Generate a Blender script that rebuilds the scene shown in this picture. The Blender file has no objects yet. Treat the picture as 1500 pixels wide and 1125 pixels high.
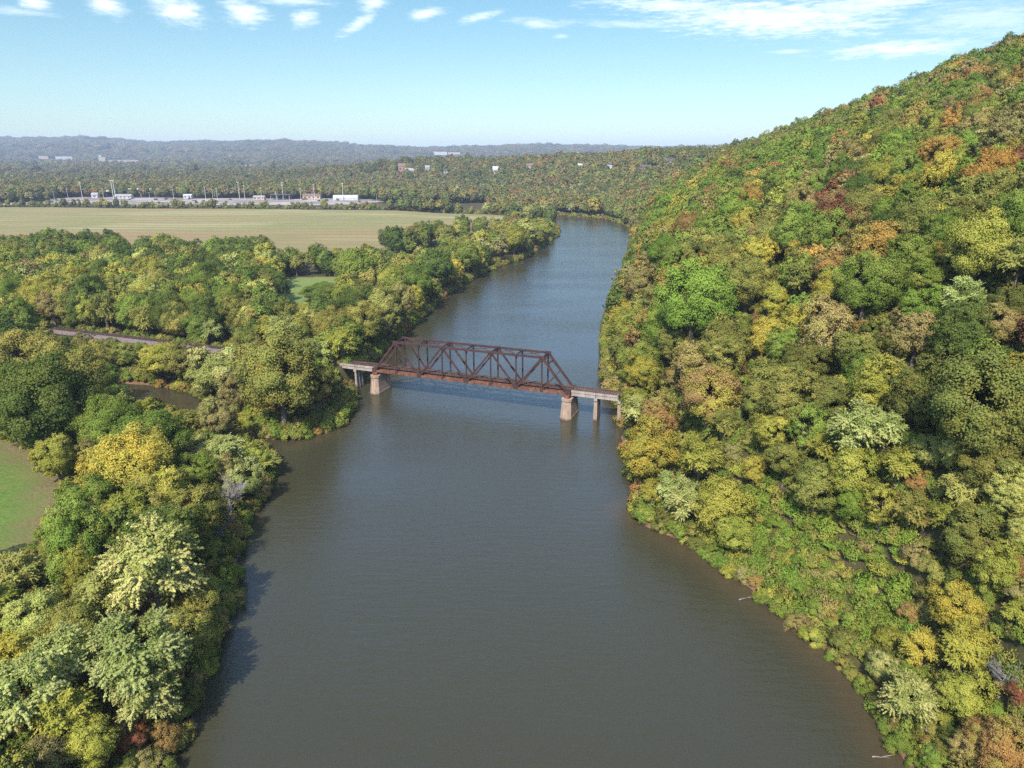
import bpy, math, random
import numpy as np
from mathutils import Vector, Matrix
R = math.radians
scene = bpy.context.scene

# ------------------------------------------------------------------ camera
CAM_H, PITCH, FPX = 69.0, 18.09, 1030.0
cd = bpy.data.cameras.new('camera')
cd.sensor_fit = 'HORIZONTAL'; cd.sensor_width = 36.0
cd.lens = 36.0 * FPX / 1500.0
cd.clip_start = 0.5; cd.clip_end = 40000
cam = bpy.data.objects.new('camera', cd)
scene.collection.objects.link(cam)
cam.location = (0, 0, CAM_H)
cam.rotation_euler = (R(90 - PITCH), 0, 0)
scene.camera = cam

# ------------------------------------------------------------------ sun, exposure, sky
SUN_EL, SUN_AZ = 47.0, -162.0            # azimuth clockwise from +Y
sun_dir = Vector((math.sin(R(SUN_AZ)) * math.cos(R(SUN_EL)), math.cos(R(SUN_AZ)) * math.cos(R(SUN_EL)), math.sin(R(SUN_EL))))
sl = bpy.data.lights.new('sun', 'SUN'); sl.energy = 3.15; sl.angle = R(0.8); sl.color = (1.0, 0.93, 0.82)
so = bpy.data.objects.new('sun', sl); scene.collection.objects.link(so)
so.rotation_euler = sun_dir.to_track_quat('Z', 'Y').to_euler(); so.location = (0, 0, 400)
scene.view_settings.view_transform = 'Standard'
try: scene.view_settings.look = 'None'
except Exception: pass
scene.view_settings.exposure = 1.22
scene.view_settings.gamma = 1.0

world = bpy.data.worlds.new('World'); scene.world = world
world.use_nodes = True
NT = world.node_tree; NT.nodes.clear()

class NB:
    """small helper to write node graphs"""
    def __init__(s, nt): s.nt = nt
    def n(s, typ, **kw):
        nd = s.nt.nodes.new(typ)
        for k, v in kw.items(): setattr(nd, k, v)
        return nd
    def link(s, a, b): s.nt.links.new(a, b)
    def put(s, sock, v):
        if isinstance(v, (int, float)): sock.default_value = v
        elif isinstance(v, tuple):
            sock.default_value = v if len(v) == len(sock.default_value) else (*v, 1.0)
        else: s.link(v, sock)
    def m(s, op, a, b=0.0, c=0.0, clamp=False):
        nd = s.n('ShaderNodeMath', operation=op, use_clamp=clamp)
        for i, v in enumerate((a, b, c)): s.put(nd.inputs[i], v)
        return nd.outputs[0]
    def mix(s, f, a, b, blend='MIX'):
        nd = s.n('ShaderNodeMix', data_type='RGBA', blend_type=blend)
        s.put(nd.inputs[0], f); s.put(nd.inputs[6], a); s.put(nd.inputs[7], b)
        return nd.outputs[2]
    def noise(s, vec, scale, detail=3.0, rough=0.55, dim='3D'):
        nd = s.n('ShaderNodeTexNoise', noise_dimensions=dim)
        if vec is not None: s.link(vec, nd.inputs['Vector'])
        nd.inputs['Scale'].default_value = scale; nd.inputs['Detail'].default_value = detail
        nd.inputs['Roughness'].default_value = rough
        return nd.outputs['Fac']
    def ramp(s, f, stops):
        nd = s.n('ShaderNodeValToRGB')
        s.link(f, nd.inputs[0])
        cr = nd.color_ramp
        while len(cr.elements) < len(stops): cr.elements.new(0.5)
        for e, (p, c) in zip(cr.elements, stops):
            e.position = p; e.color = (*c, 1) if len(c) == 3 else c
        return nd.outputs[0]
    def sstep(s, v, a, b):
        nd = s.n('ShaderNodeMapRange', interpolation_type='SMOOTHSTEP')
        s.put(nd.inputs[0], v); nd.inputs[1].default_value = a; nd.inputs[2].default_value = b
        return nd.outputs[0]
    def mapping(s, vec, scale=(1, 1, 1), rot=(0, 0, 0)):
        nd = s.n('ShaderNodeMapping'); s.link(vec, nd.inputs[0])
        nd.inputs['Scale'].default_value = scale; nd.inputs['Rotation'].default_value = rot
        return nd.outputs[0]

def az_el(u, v):
    """direction of a cloud as azimuth and elevation"""
    x = (u - 750) / FPX; y = (562.5 - v) / FPX
    c, s_ = math.cos(R(PITCH)), math.sin(R(PITCH))
    d = Vector((x, c + y * s_, -s_ + y * c)).normalized()
    return math.atan2(d.x, d.y), math.asin(d.z)

b = NB(NT)
sky = b.n('ShaderNodeTexSky', sky_type='NISHITA')
sky.sun_disc = False
sky.sun_elevation = R(SUN_EL); sky.sun_rotation = R(SUN_AZ)
sky.air_density = 1.0; sky.dust_density = 0.6; sky.ozone_density = 1.6; sky.altitude = 150
tc = b.n('ShaderNodeTexCoord')
sx = b.n('ShaderNodeSeparateXYZ'); b.link(tc.outputs['Generated'], sx.inputs[0])
AZ = b.m('ARCTAN2', sx.outputs[0], sx.outputs[1])
EL = b.m('ARCSINE', sx.outputs[2])
cv = b.n('ShaderNodeCombineXYZ'); b.link(AZ, cv.inputs[0]); b.link(b.m('MULTIPLY', EL, 2.2), cv.inputs[1])
warp = b.m('SUBTRACT', b.noise(cv.outputs[0], 38, 6, 0.68), 0.5)
warp2 = b.m('SUBTRACT', b.noise(b.mapping(cv.outputs[0], (9, 26, 1), (0, 0, 0.16)), 4.0, 7, 0.72), 0.5)
clouds = [  # u, v, half width, half height, tilt, strength, wispiness
    (48, 3, 20, 12, 0, .95, .5), (155, 8, 26, 17, .1, .95, .5), (258, 14, 38, 22, .1, 1.0, .5), (357, 17, 33, 22, .1, 1.0, .5),
    (446, 26, 24, 14, -.2, .9, .5), (524, 36, 30, 10, -.5, .75, .7), (546, 6, 26, 13, -.1, .9, .5), (625, 20, 30, 10, -.15, .9, .6),
    (703, 25, 32, 8, -.2, .85, .6), (785, 34, 48, 9, .1, .6, .8), (821, 53, 14, 4, 0, .5, .7),
    (1130, 26, 190, 30, .06, 1.0, .9), (985, 8, 130, 12, .05, .85, .9), (1260, 8, 150, 16, -.05, .8, .9),
    (1320, 71, 105, 13, .0, .85, .9), (1155, 75, 30, 4, 0, .5, .9), (1440, 28, 120, 26, .05, .45, .9), (930, 36, 130, 7, .05, .4, .9),
    (430, 2, 60, 8, 0, .6, .8), (20, 16, 50, 7, 0, .4, .8)]
total = None
for (u, v, hw, hh, tilt, st, wi) in clouds:
    a0, e0 = az_el(u, v)
    ra, re = hw * .92 / FPX, hh * .85 / FPX
    da = b.m('SUBTRACT', AZ, a0); de = b.m('SUBTRACT', EL, e0)
    de = b.m('ADD', de, b.m('MULTIPLY', da, tilt))
    qa = b.m('DIVIDE', da, ra); qe = b.m('DIVIDE', de, re)
    dist = b.m('SQRT', b.m('ADD', b.m('MULTIPLY', qa, qa), b.m('MULTIPLY', qe, qe)))
    dist = b.m('ADD', dist, b.m('MULTIPLY', warp, 2.2 * (1.2 - wi)))
    dist = b.m('ADD', dist, b.m('MULTIPLY', warp2, 2.9 * wi))
    mk = b.m('MULTIPLY', b.sstep(dist, 1.15, -0.15), st * 0.92)
    total = mk if total is None else b.m('MAXIMUM', total, mk)
# wide cloud field higher up (added above the picture for softer fill light; the water mirrors it)
pc = b.n('ShaderNodeCombineXYZ')
zc = b.m('MAXIMUM', sx.outputs[2], 0.05)
b.link(b.m('DIVIDE', sx.outputs[0], zc), pc.inputs[0]); b.link(b.m('DIVIDE', sx.outputs[1], zc), pc.inputs[1])
field = b.sstep(b.noise(b.mapping(pc.outputs[0], (1.0, 1.6, 1)), 0.9, 4, 0.6), 0.52, 0.75)
field = b.m('MULTIPLY', field, b.sstep(EL, 0.2, 0.3))
total = b.m('MAXIMUM', total, b.m('MULTIPLY', field, 0.7))
grade = b.ramp(b.m('MULTIPLY', EL, 2.0, clamp=True), [(0.0, (0.86, 1.0, 1.05)), (0.08, (0.82, 0.98, 1.02)), (0.20, (0.80, 0.97, 0.97)), (0.37, (0.73, 0.98, 0.95)), (0.45, (1.05, 1.38, 1.65)), (0.62, (1.6, 2.05, 2.55)), (1.0, (2.5, 2.45, 2.3))])  # upper stops raised: sky above the picture brightened for fill and bluer water
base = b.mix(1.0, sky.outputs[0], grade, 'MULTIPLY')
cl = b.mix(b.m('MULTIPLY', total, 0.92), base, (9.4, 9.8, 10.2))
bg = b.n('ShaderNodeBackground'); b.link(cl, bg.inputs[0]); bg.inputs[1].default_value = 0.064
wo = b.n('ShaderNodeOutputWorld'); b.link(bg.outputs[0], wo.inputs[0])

# ------------------------------------------------------------------ render settings
scene.render.engine = 'CYCLES'
cy = scene.cycles
cy.max_bounces = 4; cy.diffuse_bounces = 2; cy.glossy_bounces = 2; cy.transmission_bounces = 2
cy.transparent_max_bounces = 4; cy.volume_bounces = 0
cy.caustics_reflective = False; cy.caustics_refractive = False
cy.use_denoising = False

# ------------------------------------------------------------------ terrain shape
#TERRAIN_BEGIN
RIVER = np.array([(-38, -120), (-40, 30), (-42, 67), (-44, 85), (-47, 98), (-52, 117), (-55, 143), (-58, 155), (-65, 160), (-80, 170), (-98, 184), (-120, 194),
    (-134, 204), (-132, 213), (-116, 212), (-98, 204), (-86, 192), (-74, 177), (-63, 167), (-54, 166), (-47, 174), (-46, 188), (-51, 206), (-50, 240), (-46, 270), (-40, 314), (-34, 363), (-18, 430), (12, 505), (40, 638),
    (46, 720), (40, 785), (8, 822), (-70, 850), (-75, 900), (0, 888), (56, 858), (90, 828), (112, 780), (118, 700), (95, 564), (74, 457),
    (53, 363), (38, 275), (30, 213), (31, 180), (29, 160), (27, 140), (26, 124), (34, 114), (44, 93), (48, 80), (47, 66), (54, 0), (58, -120)], float)
RIDGE = np.array([(268, -600, 114), (268, 300, 114), (265, 430, 106), (266, 560, 92), (272, 760, 70), (268, 1000, 62), (205, 1200, 59), (100, 1350, 51),
    (-200, 1550, 42), (-450, 1700, 20), (-800, 1850, 4)], float)
TRK0 = np.array((16.2, 183.7)); TRKD = np.array((-56.6, 21.6)) / math.hypot(56.6, 21.6)

def seg_dist(x, y, P, closed):
    Q = np.vstack([P, P[:1]]) if closed else P
    best = np.full(x.shape, 1e9); bi = np.zeros(x.shape, int); bt = np.zeros(x.shape)
    for i in range(len(Q) - 1):
        ax, ay = Q[i, 0], Q[i, 1]; dx, dy = Q[i + 1, 0] - ax, Q[i + 1, 1] - ay
        t = np.clip(((x - ax) * dx + (y - ay) * dy) / (dx * dx + dy * dy), 0, 1)
        d = np.hypot(x - ax - t * dx, y - ay - t * dy)
        k = d < best
        best = np.where(k, d, best); bi = np.where(k, i, bi); bt = np.where(k, t, bt)
    return best, bi, bt

def inside(x, y, P):
    c = np.zeros(x.shape, bool)
    n = len(P)
    for i in range(n):
        x0, y0 = P[i][0], P[i][1]; x1, y1 = P[(i + 1) % n][0], P[(i + 1) % n][1]
        if y0 == y1: continue
        k = ((y0 > y) != (y1 > y)) & (x < (x1 - x0) * (y - y0) / (y1 - y0) + x0)
        c ^= k
    return c

def river_sd(x, y):
    d, _, _ = seg_dist(x, y, RIVER, True)
    return np.where(inside(x, y, RIVER), -d, d)

def sst(a, b_, v):
    t = np.clip((v - a) / (b_ - a), 0, 1)
    return t * t * (3 - 2 * t)

def wob(x, y, s, p=0.0):
    return (np.sin(x / s + 1.3 * np.sin(y / s * 0.7 + p)) + np.sin(y / s * 1.13 + 2.1 * np.sin(x / s * 0.53 + 1 + p))) * 0.5

def track_d(x, y):
    rx, ry = x - TRK0[0], y - TRK0[1]
    return rx * TRKD[0] + ry * TRKD[1], rx * (-TRKD[1]) + ry * TRKD[0]     # along (to the far left), across

SKY_U = [-1.6, -0.72, -0.55, -0.485, -0.41, -0.33, -0.26, -0.2, -0.125, 0.0, 0.1, 0.17, 0.4]
SKY_H = [190, 200, 186, 148, 160, 170, 152, 126, 112, 122, 122, 116, 116]

def height(x, y):
    x = np.asarray(x, float); y = np.asarray(y, float)
    sd = river_sd(x, y)
    edge = sd + 1.2 * wob(x, y, 4.0)
    h = np.where(edge < 0, np.maximum(-3.0, edge * 0.35), 3.0 * sst(-0.5, 5.5, edge) + 1.6 * sst(8, 70, edge))
    out = sst(4, 40, sd)
    h = h + out * 0.5 * wob(x, y, 37.0)
    # wooded ridge
    d, i, t = seg_dist(x, y, RIDGE[:, :2], False)
    hc = RIDGE[i, 2] + (RIDGE[i + 1, 2] - RIDGE[i, 2]) * t
    dx, dy = RIDGE[i + 1, 0] - RIDGE[i, 0], RIDGE[i + 1, 1] - RIDGE[i, 1]
    side = (x - RIDGE[i, 0]) * dy - (y - RIDGE[i, 1]) * dx       # > 0: away from the river
    slope = 0.51 - 0.24 * sst(820, 1250, y)
    front = hc - slope * np.maximum(0, np.sqrt(d * d + 900.0) - 30.0)
    back = hc - 0.03 * d
    hill = np.where(side > 0, back, front) + 3.2 * wob(x, y, 46.0, 2.0) * sst(20, 90, sd)
    hill = np.where((side > 0) & (d > 1200), np.maximum(hill, 10) * np.clip(1 - (d - 1200) / 1500, 0, 1), hill)
    k = 4.0
    hm = np.maximum(h, hill) + np.maximum(0, k - np.abs(h - hill)) ** 2 / (4 * k)
    h = np.where(sd > 0, h + (hm - h) * sst(4, 22, sd), h)
    # railway bank on the left side of the river
    a, c = track_d(x, y)
    bank = 6.9 - np.maximum(0, np.abs(c) - 3.4) * 0.55
    h = np.where((a > 72) & (sd > 0), np.maximum(h, bank), h)
    a2 = (a < -12) & (a > -34) & (sd > 0)
    h = np.where(a2, np.where(np.abs(c) < 3.6, 6.9, np.maximum(h, bank)), h)
    # far hills
    uu = x / np.maximum(y, 100)
    hh = np.interp(uu, SKY_U, SKY_H)
    far = hh * (0.55 * sst(3600, 5600, y) + 0.45 * sst(5200, 6800, y)) + 9 * wob(x, y, 310.0) * sst(3600, 5000, y) + 5 * wob(x, y, 97.0, 1) * sst(4200, 5600, y)
    far = far * (1 - sst(7600, 9500, y) * 0.9)
    return np.where(y > 3000, np.maximum(h, far), h)
#TERRAIN_END

# ------------------------------------------------------------------ mesh helpers
C = scene.collection

def mesh_np(name, V, F, mats, fmat=None, attrs=None, smooth=False):
    """mesh from vertex array and an (n, k) face array"""
    me = bpy.data.meshes.new(name)
    V = np.asarray(V, np.float32); F = np.asarray(F, np.int32)
    n, k = F.shape
    me.vertices.add(len(V)); me.vertices.foreach_set('co', V.ravel())
    me.loops.add(n * k); me.loops.foreach_set('vertex_index', F.ravel())
    me.polygons.add(n); me.polygons.foreach_set('loop_start', np.arange(0, n * k, k, dtype=np.int32))
    if fmat is not None: me.polygons.foreach_set('material_index', np.asarray(fmat, np.int32))
    if smooth: me.polygons.foreach_set('use_smooth', np.ones(n, bool))
    for m_ in mats: me.materials.append(m_)
    for an, (typ, dat) in (attrs or {}).items():
        a = me.attributes.new(an, typ, 'POINT')
        a.data.foreach_set('vector' if typ == 'FLOAT_VECTOR' else 'value', np.asarray(dat, np.float32).ravel())
    me.update(); me.validate()
    return me

class MB:
    """collects boxes, beams and tubes into one mesh"""
    def __init__(s): s.V = []; s.F = []
    def add(s, vs, fs):
        o = len(s.V); s.V += [tuple(v) for v in vs]; s.F += [tuple(o + i for i in f) for f in fs]
    def hexa(s, c8):      # bottom ring 0-3, top ring 4-7
        s.add(c8, [(3, 2, 1, 0), (4, 5, 6, 7), (0, 1, 5, 4), (1, 2, 6, 5), (2, 3, 7, 6), (3, 0, 4, 7)])
    def box(s, c, d, rot=0.0):
        cx, cy_, cz = c; hx, hy, hz = d[0] / 2, d[1] / 2, d[2] / 2
        ca, sa = math.cos(rot), math.sin(rot)
        s.hexa([(cx + ca * x - sa * y, cy_ + sa * x + ca * y, cz + z) for z in (-hz, hz) for x, y in ((-hx, -hy), (hx, -hy), (hx, hy), (-hx, hy))])
    def beam(s, p, q, w, h, up=(0, 0, 1)):
        p, q = Vector(p), Vector(q); d = (q - p).normalized(); up = Vector(up)
        sd = d.cross(up)
        if sd.length < 1e-3: sd = d.cross(Vector((1, 0, 0)))
        sd.normalize(); u2 = sd.cross(d)
        a, b_ = sd * (w / 2), u2 * (h / 2)
        s.hexa([p - a - b_, p + a - b_, p + a + b_, p - a + b_, q - a - b_, q + a - b_, q + a + b_, q - a + b_])
    def tube(s, pts, rad, n=7, cap=True):
        rings = []
        for i, p in enumerate(pts):
            p = Vector(p)
            d = (Vector(pts[min(i + 1, len(pts) - 1)]) - Vector(pts[max(i - 1, 0)])).normalized()
            a = d.cross(Vector((0.13, 0.21, 1)) if abs(d.z) < .95 else Vector((1, 0, 0))).normalized(); b_ = d.cross(a)
            r = rad[i] if isinstance(rad, (list, tuple)) else rad
            rings.append([p + (a * math.cos(t) + b_ * math.sin(t)) * r for t in (2 * math.pi * k / n for k in range(n))])
        o = len(s.V)
        for r_ in rings: s.V += [tuple(v) for v in r_]
        for i in range(len(rings) - 1):
            for k in range(n):
                s.F.append((o + i * n + k, o + i * n + (k + 1) % n, o + (i + 1) * n + (k + 1) % n, o + (i + 1) * n + k))
        if cap:
            s.F.append(tuple(o + k for k in range(n))[::-1]); s.F.append(tuple(o + (len(rings) - 1) * n + k for k in range(n)))
    def mesh(s, name, mat, smooth=False):
        me = bpy.data.meshes.new(name); me.from_pydata(s.V, [], s.F)
        me.materials.append(mat)
        if smooth: me.polygons.foreach_set('use_smooth', [True] * len(me.polygons))
        me.update(); return me
    def build(s, name, mat, parent=None, smooth=False, label=None):
        o = bpy.data.objects.new(name, s.mesh(name, mat, smooth)); C.objects.link(o)
        if parent is not None: o.parent = parent
        if label: o['label'] = label
        return o

def tag(o, label=None, cat=None, group=None, kind=None):
    if label: o['label'] = label
    if cat: o['category'] = cat
    if group: o['group'] = group
    if kind: o['kind'] = kind
    return o
def thing(name, label, cat, loc=(0, 0, 0), rz=0.0, group=None):
    o = bpy.data.objects.new(name, None); C.objects.link(o)
    o.location = loc; o.rotation_euler = (0, 0, rz); o.empty_display_size = 0.5
    return tag(o, label, cat, group)
def H1(x, y): return float(height(np.array([x]), np.array([y]))[0])

# ------------------------------------------------------------------ materials
def new_mat(name):
    m_ = bpy.data.materials.new(name); m_.use_nodes = True
    nt = m_.node_tree; nt.nodes.clear()
    nb = NB(nt); out = nb.n('ShaderNodeOutputMaterial')
    return m_, nb, out
def principled(nb, out, col, rough=0.8, spec=0.3, metal=0.0, bump=None, bstr=0.3, bdist=0.1):
    p = nb.n('ShaderNodeBsdfPrincipled')
    nb.put(p.inputs['Base Color'], col); nb.put(p.inputs['Roughness'], rough); nb.put(p.inputs['Metallic'], metal)
    p.inputs['Specular IOR Level'].default_value = spec
    if bump is not None:
        bn = nb.n('ShaderNodeBump'); bn.inputs['Strength'].default_value = bstr; bn.inputs['Distance'].default_value = bdist
        nb.link(bump, bn.inputs['Height']); nb.link(bn.outputs[0], p.inputs['Normal'])
    nb.link(p.outputs[0], out.inputs[0])
    return p
def simple_mat(name, c1, c2, scale=1.0, rough=0.85, spec=0.2, detail=4, stretch=(1, 1, 1), bstr=0.0, lo=0.35, hi=0.65):
    m_, nb, out = new_mat(name)
    t = nb.n('ShaderNodeTexCoord')
    v = nb.mapping(t.outputs['Object'], stretch)
    f = nb.noise(v, scale, detail, 0.6)
    principled(nb, out, nb.mix(nb.sstep(f, lo, hi), c1, c2), rough, spec, bump=f if bstr else None, bstr=bstr)
    return m_

# foliage: tint comes from the tree (object property or instance attribute), variation from the leaf clump
def leaf_material():
    m_, nb, out = new_mat('foliage')
    def att(name, typ): 
        a = nb.n('ShaderNodeAttribute'); a.attribute_name = name; a.attribute_type = typ; return a
    t1 = att('tint', 'INSTANCER').outputs['Vector']; t2 = att('tint_b', 'INSTANCER').outputs['Vector']
    va = att('clump', 'GEOMETRY').outputs['Fac']; vl = att('leafvar', 'GEOMETRY').outputs['Fac']
    nr = att('puff', 'GEOMETRY').outputs['Vector']
    c = nb.mix(nb.sstep(va, 0.35, 0.75), t1, t2)
    hs = nb.n('ShaderNodeHueSaturation')
    nb.link(nb.m('ADD', 0.485, nb.m('MULTIPLY', vl, 0.03)), hs.inputs['Hue'])
    hs.inputs['Saturation'].default_value = 1.0
    nb.link(nb.m('ADD', 0.72, nb.m('ADD', nb.m('MULTIPLY', vl, 0.42), nb.m('MULTIPLY', va, 0.26))), hs.inputs['Value'])
    nb.link(c, hs.inputs['Color'])
    vt = nb.n('ShaderNodeVectorTransform', vector_type='NORMAL', convert_from='OBJECT', convert_to='WORLD'); nb.link(nr, vt.inputs[0])
    geo = nb.n('ShaderNodeNewGeometry')
    # bend the leaf normals towards the clump's outward direction
    s1 = nb.n('ShaderNodeVectorMath', operation='SCALE'); nb.link(vt.outputs[0], s1.inputs[0]); s1.inputs['Scale'].default_value = 1.0
    dt = nb.n('ShaderNodeVectorMath', operation='DOT_PRODUCT'); nb.link(geo.outputs['True Normal'], dt.inputs[0]); nb.link(vt.outputs[0], dt.inputs[1])
    s2 = nb.n('ShaderNodeVectorMath', operation='SCALE'); nb.link(geo.outputs['True Normal'], s2.inputs[0])
    nb.link(nb.m('MULTIPLY', nb.m('SIGN', dt.outputs['Value']), 0.55), s2.inputs['Scale'])
    ad = nb.n('ShaderNodeVectorMath', operation='ADD'); nb.link(s1.outputs[0], ad.inputs[0]); nb.link(s2.outputs[0], ad.inputs[1])
    no = nb.n('ShaderNodeVectorMath', operation='NORMALIZE'); nb.link(ad.outputs[0], no.inputs[0])
    df = nb.n('ShaderNodeBsdfDiffuse'); nb.link(hs.outputs[0], df.inputs[0]); nb.link(no.outputs[0], df.inputs['Normal'])
    tr = nb.n('ShaderNodeBsdfTranslucent'); nb.link(nb.mix(1.0, hs.outputs[0], (1.0, 1.0, 0.6), 'MULTIPLY'), tr.inputs[0]); nb.link(no.outputs[0], tr.inputs['Normal'])
    mx = nb.n('ShaderNodeMixShader'); mx.inputs[0].default_value = 0.34
    nb.link(df.outputs[0], mx.inputs[1]); nb.link(tr.outputs[0], mx.inputs[2])
    nb.link(mx.outputs[0], out.inputs[0])
    return m_
LEAF = leaf_material()
BARK = simple_mat('bark', (0.10, 0.08, 0.06), (0.20, 0.17, 0.14), 3.0, stretch=(1, 1, .2))
GREY_TWIGS = simple_mat('grey_bare_wood', (0.17, 0.155, 0.145), (0.29, 0.275, 0.265), 2.0)
PALE_WOOD = simple_mat('pale_dead_wood', (0.13, 0.11, 0.095), (0.25, 0.225, 0.20), 2.0)

# ground: leaf litter, bare banks, brush
def ground_material():
    m_, nb, out = new_mat('ground')
    g = nb.n('ShaderNodeNewGeometry'); pos = g.outputs['Position']
    sx_ = nb.n('ShaderNodeSeparateXYZ'); nb.link(pos, sx_.inputs[0])
    n1 = nb.noise(pos, 0.06, 5, 0.6); n2 = nb.noise(pos, 0.5, 5, 0.65)
    base_ = nb.mix(nb.sstep(n1, 0.4, 0.62), (0.050, 0.050, 0.020), (0.070, 0.050, 0.028))
    base_ = nb.mix(nb.m('MULTIPLY', nb.sstep(n2, 0.45, 0.7), 0.6), base_, (0.075, 0.075, 0.028))
    mud = nb.mix(nb.sstep(n2, 0.35, 0.65), (0.12, 0.065, 0.036), (0.20, 0.12, 0.072))
    shore = nb.sstep(nb.m('ADD', sx_.outputs[2], nb.m('MULTIPLY', nb.m('SUBTRACT', n2, 0.5), 2.0)), 0.9, 0.2)
    base_ = nb.mix(shore, base_, mud)
    # far-off country: woods and grass that read as mottled cover
    n3 = nb.noise(nb.mapping(pos, (1, 0.6, 1)), 0.016, 6, 0.7)
    n4 = nb.noise(pos, 0.05, 5, 0.75)
    farc = nb.ramp(n3, [(0.30, (0.035, 0.055, 0.022)), (0.45, (0.06, 0.075, 0.03)), (0.55, (0.12, 0.085, 0.04)), (0.68, (0.07, 0.08, 0.035)), (0.8, (0.16, 0.14, 0.075))])
    farc = nb.mix(nb.sstep(n4, 0.4, 0.65), farc, (0.03, 0.04, 0.02))
    base_ = nb.mix(nb.sstep(sx_.outputs[1], 900, 1300), base_, farc)
    principled(nb, out, base_, 0.95, 0.1, bump=n2, bstr=0.5, bdist=0.4)
    return m_

def hay_material():
    m_, nb, out = new_mat('mown_hay')
    g = nb.n('ShaderNodeNewGeometry'); pos = g.outputs['Position']
    n1 = nb.noise(nb.mapping(pos, (0.25, 1.0, 1), (0, 0, 0.06)), 0.012, 4, 0.55)
    n2 = nb.noise(pos, 0.35, 5, 0.7)
    wv = nb.n('ShaderNodeTexWave', wave_type='BANDS', bands_direction='Y')
    nb.link(nb.mapping(pos, (1, 1, 1), (0, 0, 0.06)), wv.inputs['Vector'])
    wv.inputs['Scale'].default_value = 0.013; wv.inputs['Distortion'].default_value = 5.0; wv.inputs['Detail'].default_value = 3; wv.inputs['Detail Scale'].default_value = 0.4
    c = nb.ramp(n1, [(0.36, (0.250, 0.160, 0.092)), (0.45, (0.225, 0.180, 0.082)), (0.52, (0.160, 0.165, 0.062)), (0.60, (0.27, 0.23, 0.115))])
    c = nb.mix(nb.m('MULTIPLY', nb.sstep(wv.outputs['Fac'], 0.45, 0.9), 0.75), c, (0.150, 0.152, 0.058))
    c = nb.mix(nb.m('MULTIPLY', nb.sstep(n2, 0.4, 0.7), 0.45), c, (0.31, 0.26, 0.14))
    sy = nb.n('ShaderNodeSeparateXYZ'); nb.link(pos, sy.inputs[0])
    rim = nb.m('ADD', nb.m('ADD', sy.outputs[1], nb.m('MULTIPLY', sy.outputs[0], -0.12)), nb.m('MULTIPLY', nb.m('SUBTRACT', nb.noise(pos, 0.02, 4, 0.6), 0.5), 120.0))
    c = nb.mix(nb.m('MULTIPLY', nb.sstep(rim, 690, 610), 0.5), c, nb.mix(nb.sstep(n2, 0.35, 0.65), (0.23, 0.155, 0.082), (0.19, 0.145, 0.066)))
    principled(nb, out, c, 0.95, 0.05, bump=n2, bstr=0.4, bdist=0.3)
    return m_
def meadow_material(name, green, dry, d0):
    m_, nb, out = new_mat(name)
    a = nb.n('ShaderNodeAttribute'); a.attribute_name = 'edge'
    g = nb.n('ShaderNodeNewGeometry'); pos = g.outputs['Position']
    n1 = nb.noise(pos, 0.12, 5, 0.65); n2 = nb.noise(pos, 1.4, 5, 0.7)
    e = nb.m('ADD', a.outputs['Fac'], nb.m('MULTIPLY', nb.m('SUBTRACT', n1, 0.5), 16.0))
    c = nb.mix(nb.sstep(n2, 0.35, 0.68), green, tuple(v * 1.45 for v in green))
    c = nb.mix(nb.m('MULTIPLY', nb.sstep(n1, 0.5, 0.68), 0.7), c, (0.16, 0.155, 0.05))
    c = nb.mix(nb.sstep(e, d0, 1.0), c, nb.mix(nb.sstep(n2, 0.35, 0.65), dry, tuple(v * 0.62 for v in dry)))
    principled(nb, out, c, 0.95, 0.05, bump=n2, bstr=0.7, bdist=0.35)
    return m_

def water_material():
    m_, nb, out = new_mat('river_water')
    g = nb.n('ShaderNodeNewGeometry'); pos = g.outputs['Position']
    a = nb.n('ShaderNodeAttribute'); a.attribute_name = 'shoal'
    n1 = nb.noise(nb.mapping(pos, (0.5, 1.9, 1), (0, 0, 0.12)), 0.42, 3, 0.6)
    n2 = nb.noise(nb.mapping(pos, (1, 2.0, 1), (0, 0, -0.22)), 1.7, 3, 0.6)
    n3 = nb.noise(nb.mapping(pos, (0.5, 1.6, 1), (0, 0, 0.1)), 0.02, 4, 0.6)     # calmer and ruffled reaches
    hgt = nb.m('ADD', nb.m('MULTIPLY', n1, 0.55), nb.m('MULTIPLY', n2, 0.22))
    ruff = nb.sstep(n3, 0.3, 0.7)
    bn = nb.n('ShaderNodeBump'); bn.inputs['Distance'].default_value = 0.55
    nb.link(nb.m('ADD', 0.34, nb.m('MULTIPLY', ruff, 0.30)), bn.inputs['Strength']); nb.link(hgt, bn.inputs['Height'])
    n4 = nb.noise(pos, 0.09, 4, 0.6)
    sh = nb.m('MULTIPLY', a.outputs['Fac'], nb.m('ADD', 0.6, nb.m('MULTIPLY', n4, 0.8)), clamp=True)
    col = nb.mix(sh, (0.038, 0.037, 0.021), (0.062, 0.045, 0.025))
    p = nb.n('ShaderNodeBsdfPrincipled')
    nb.link(col, p.inputs['Base Color']); p.inputs['IOR'].default_value = 1.33
    p.inputs['Specular IOR Level'].default_value = 0.8
    nb.link(nb.m('ADD', 0.05, nb.m('MULTIPLY', ruff, 0.05)), p.inputs['Roughness'])
    nb.link(bn.outputs[0], p.inputs['Normal'])
    nb.link(p.outputs[0], out.inputs[0])
    return m_

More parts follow.
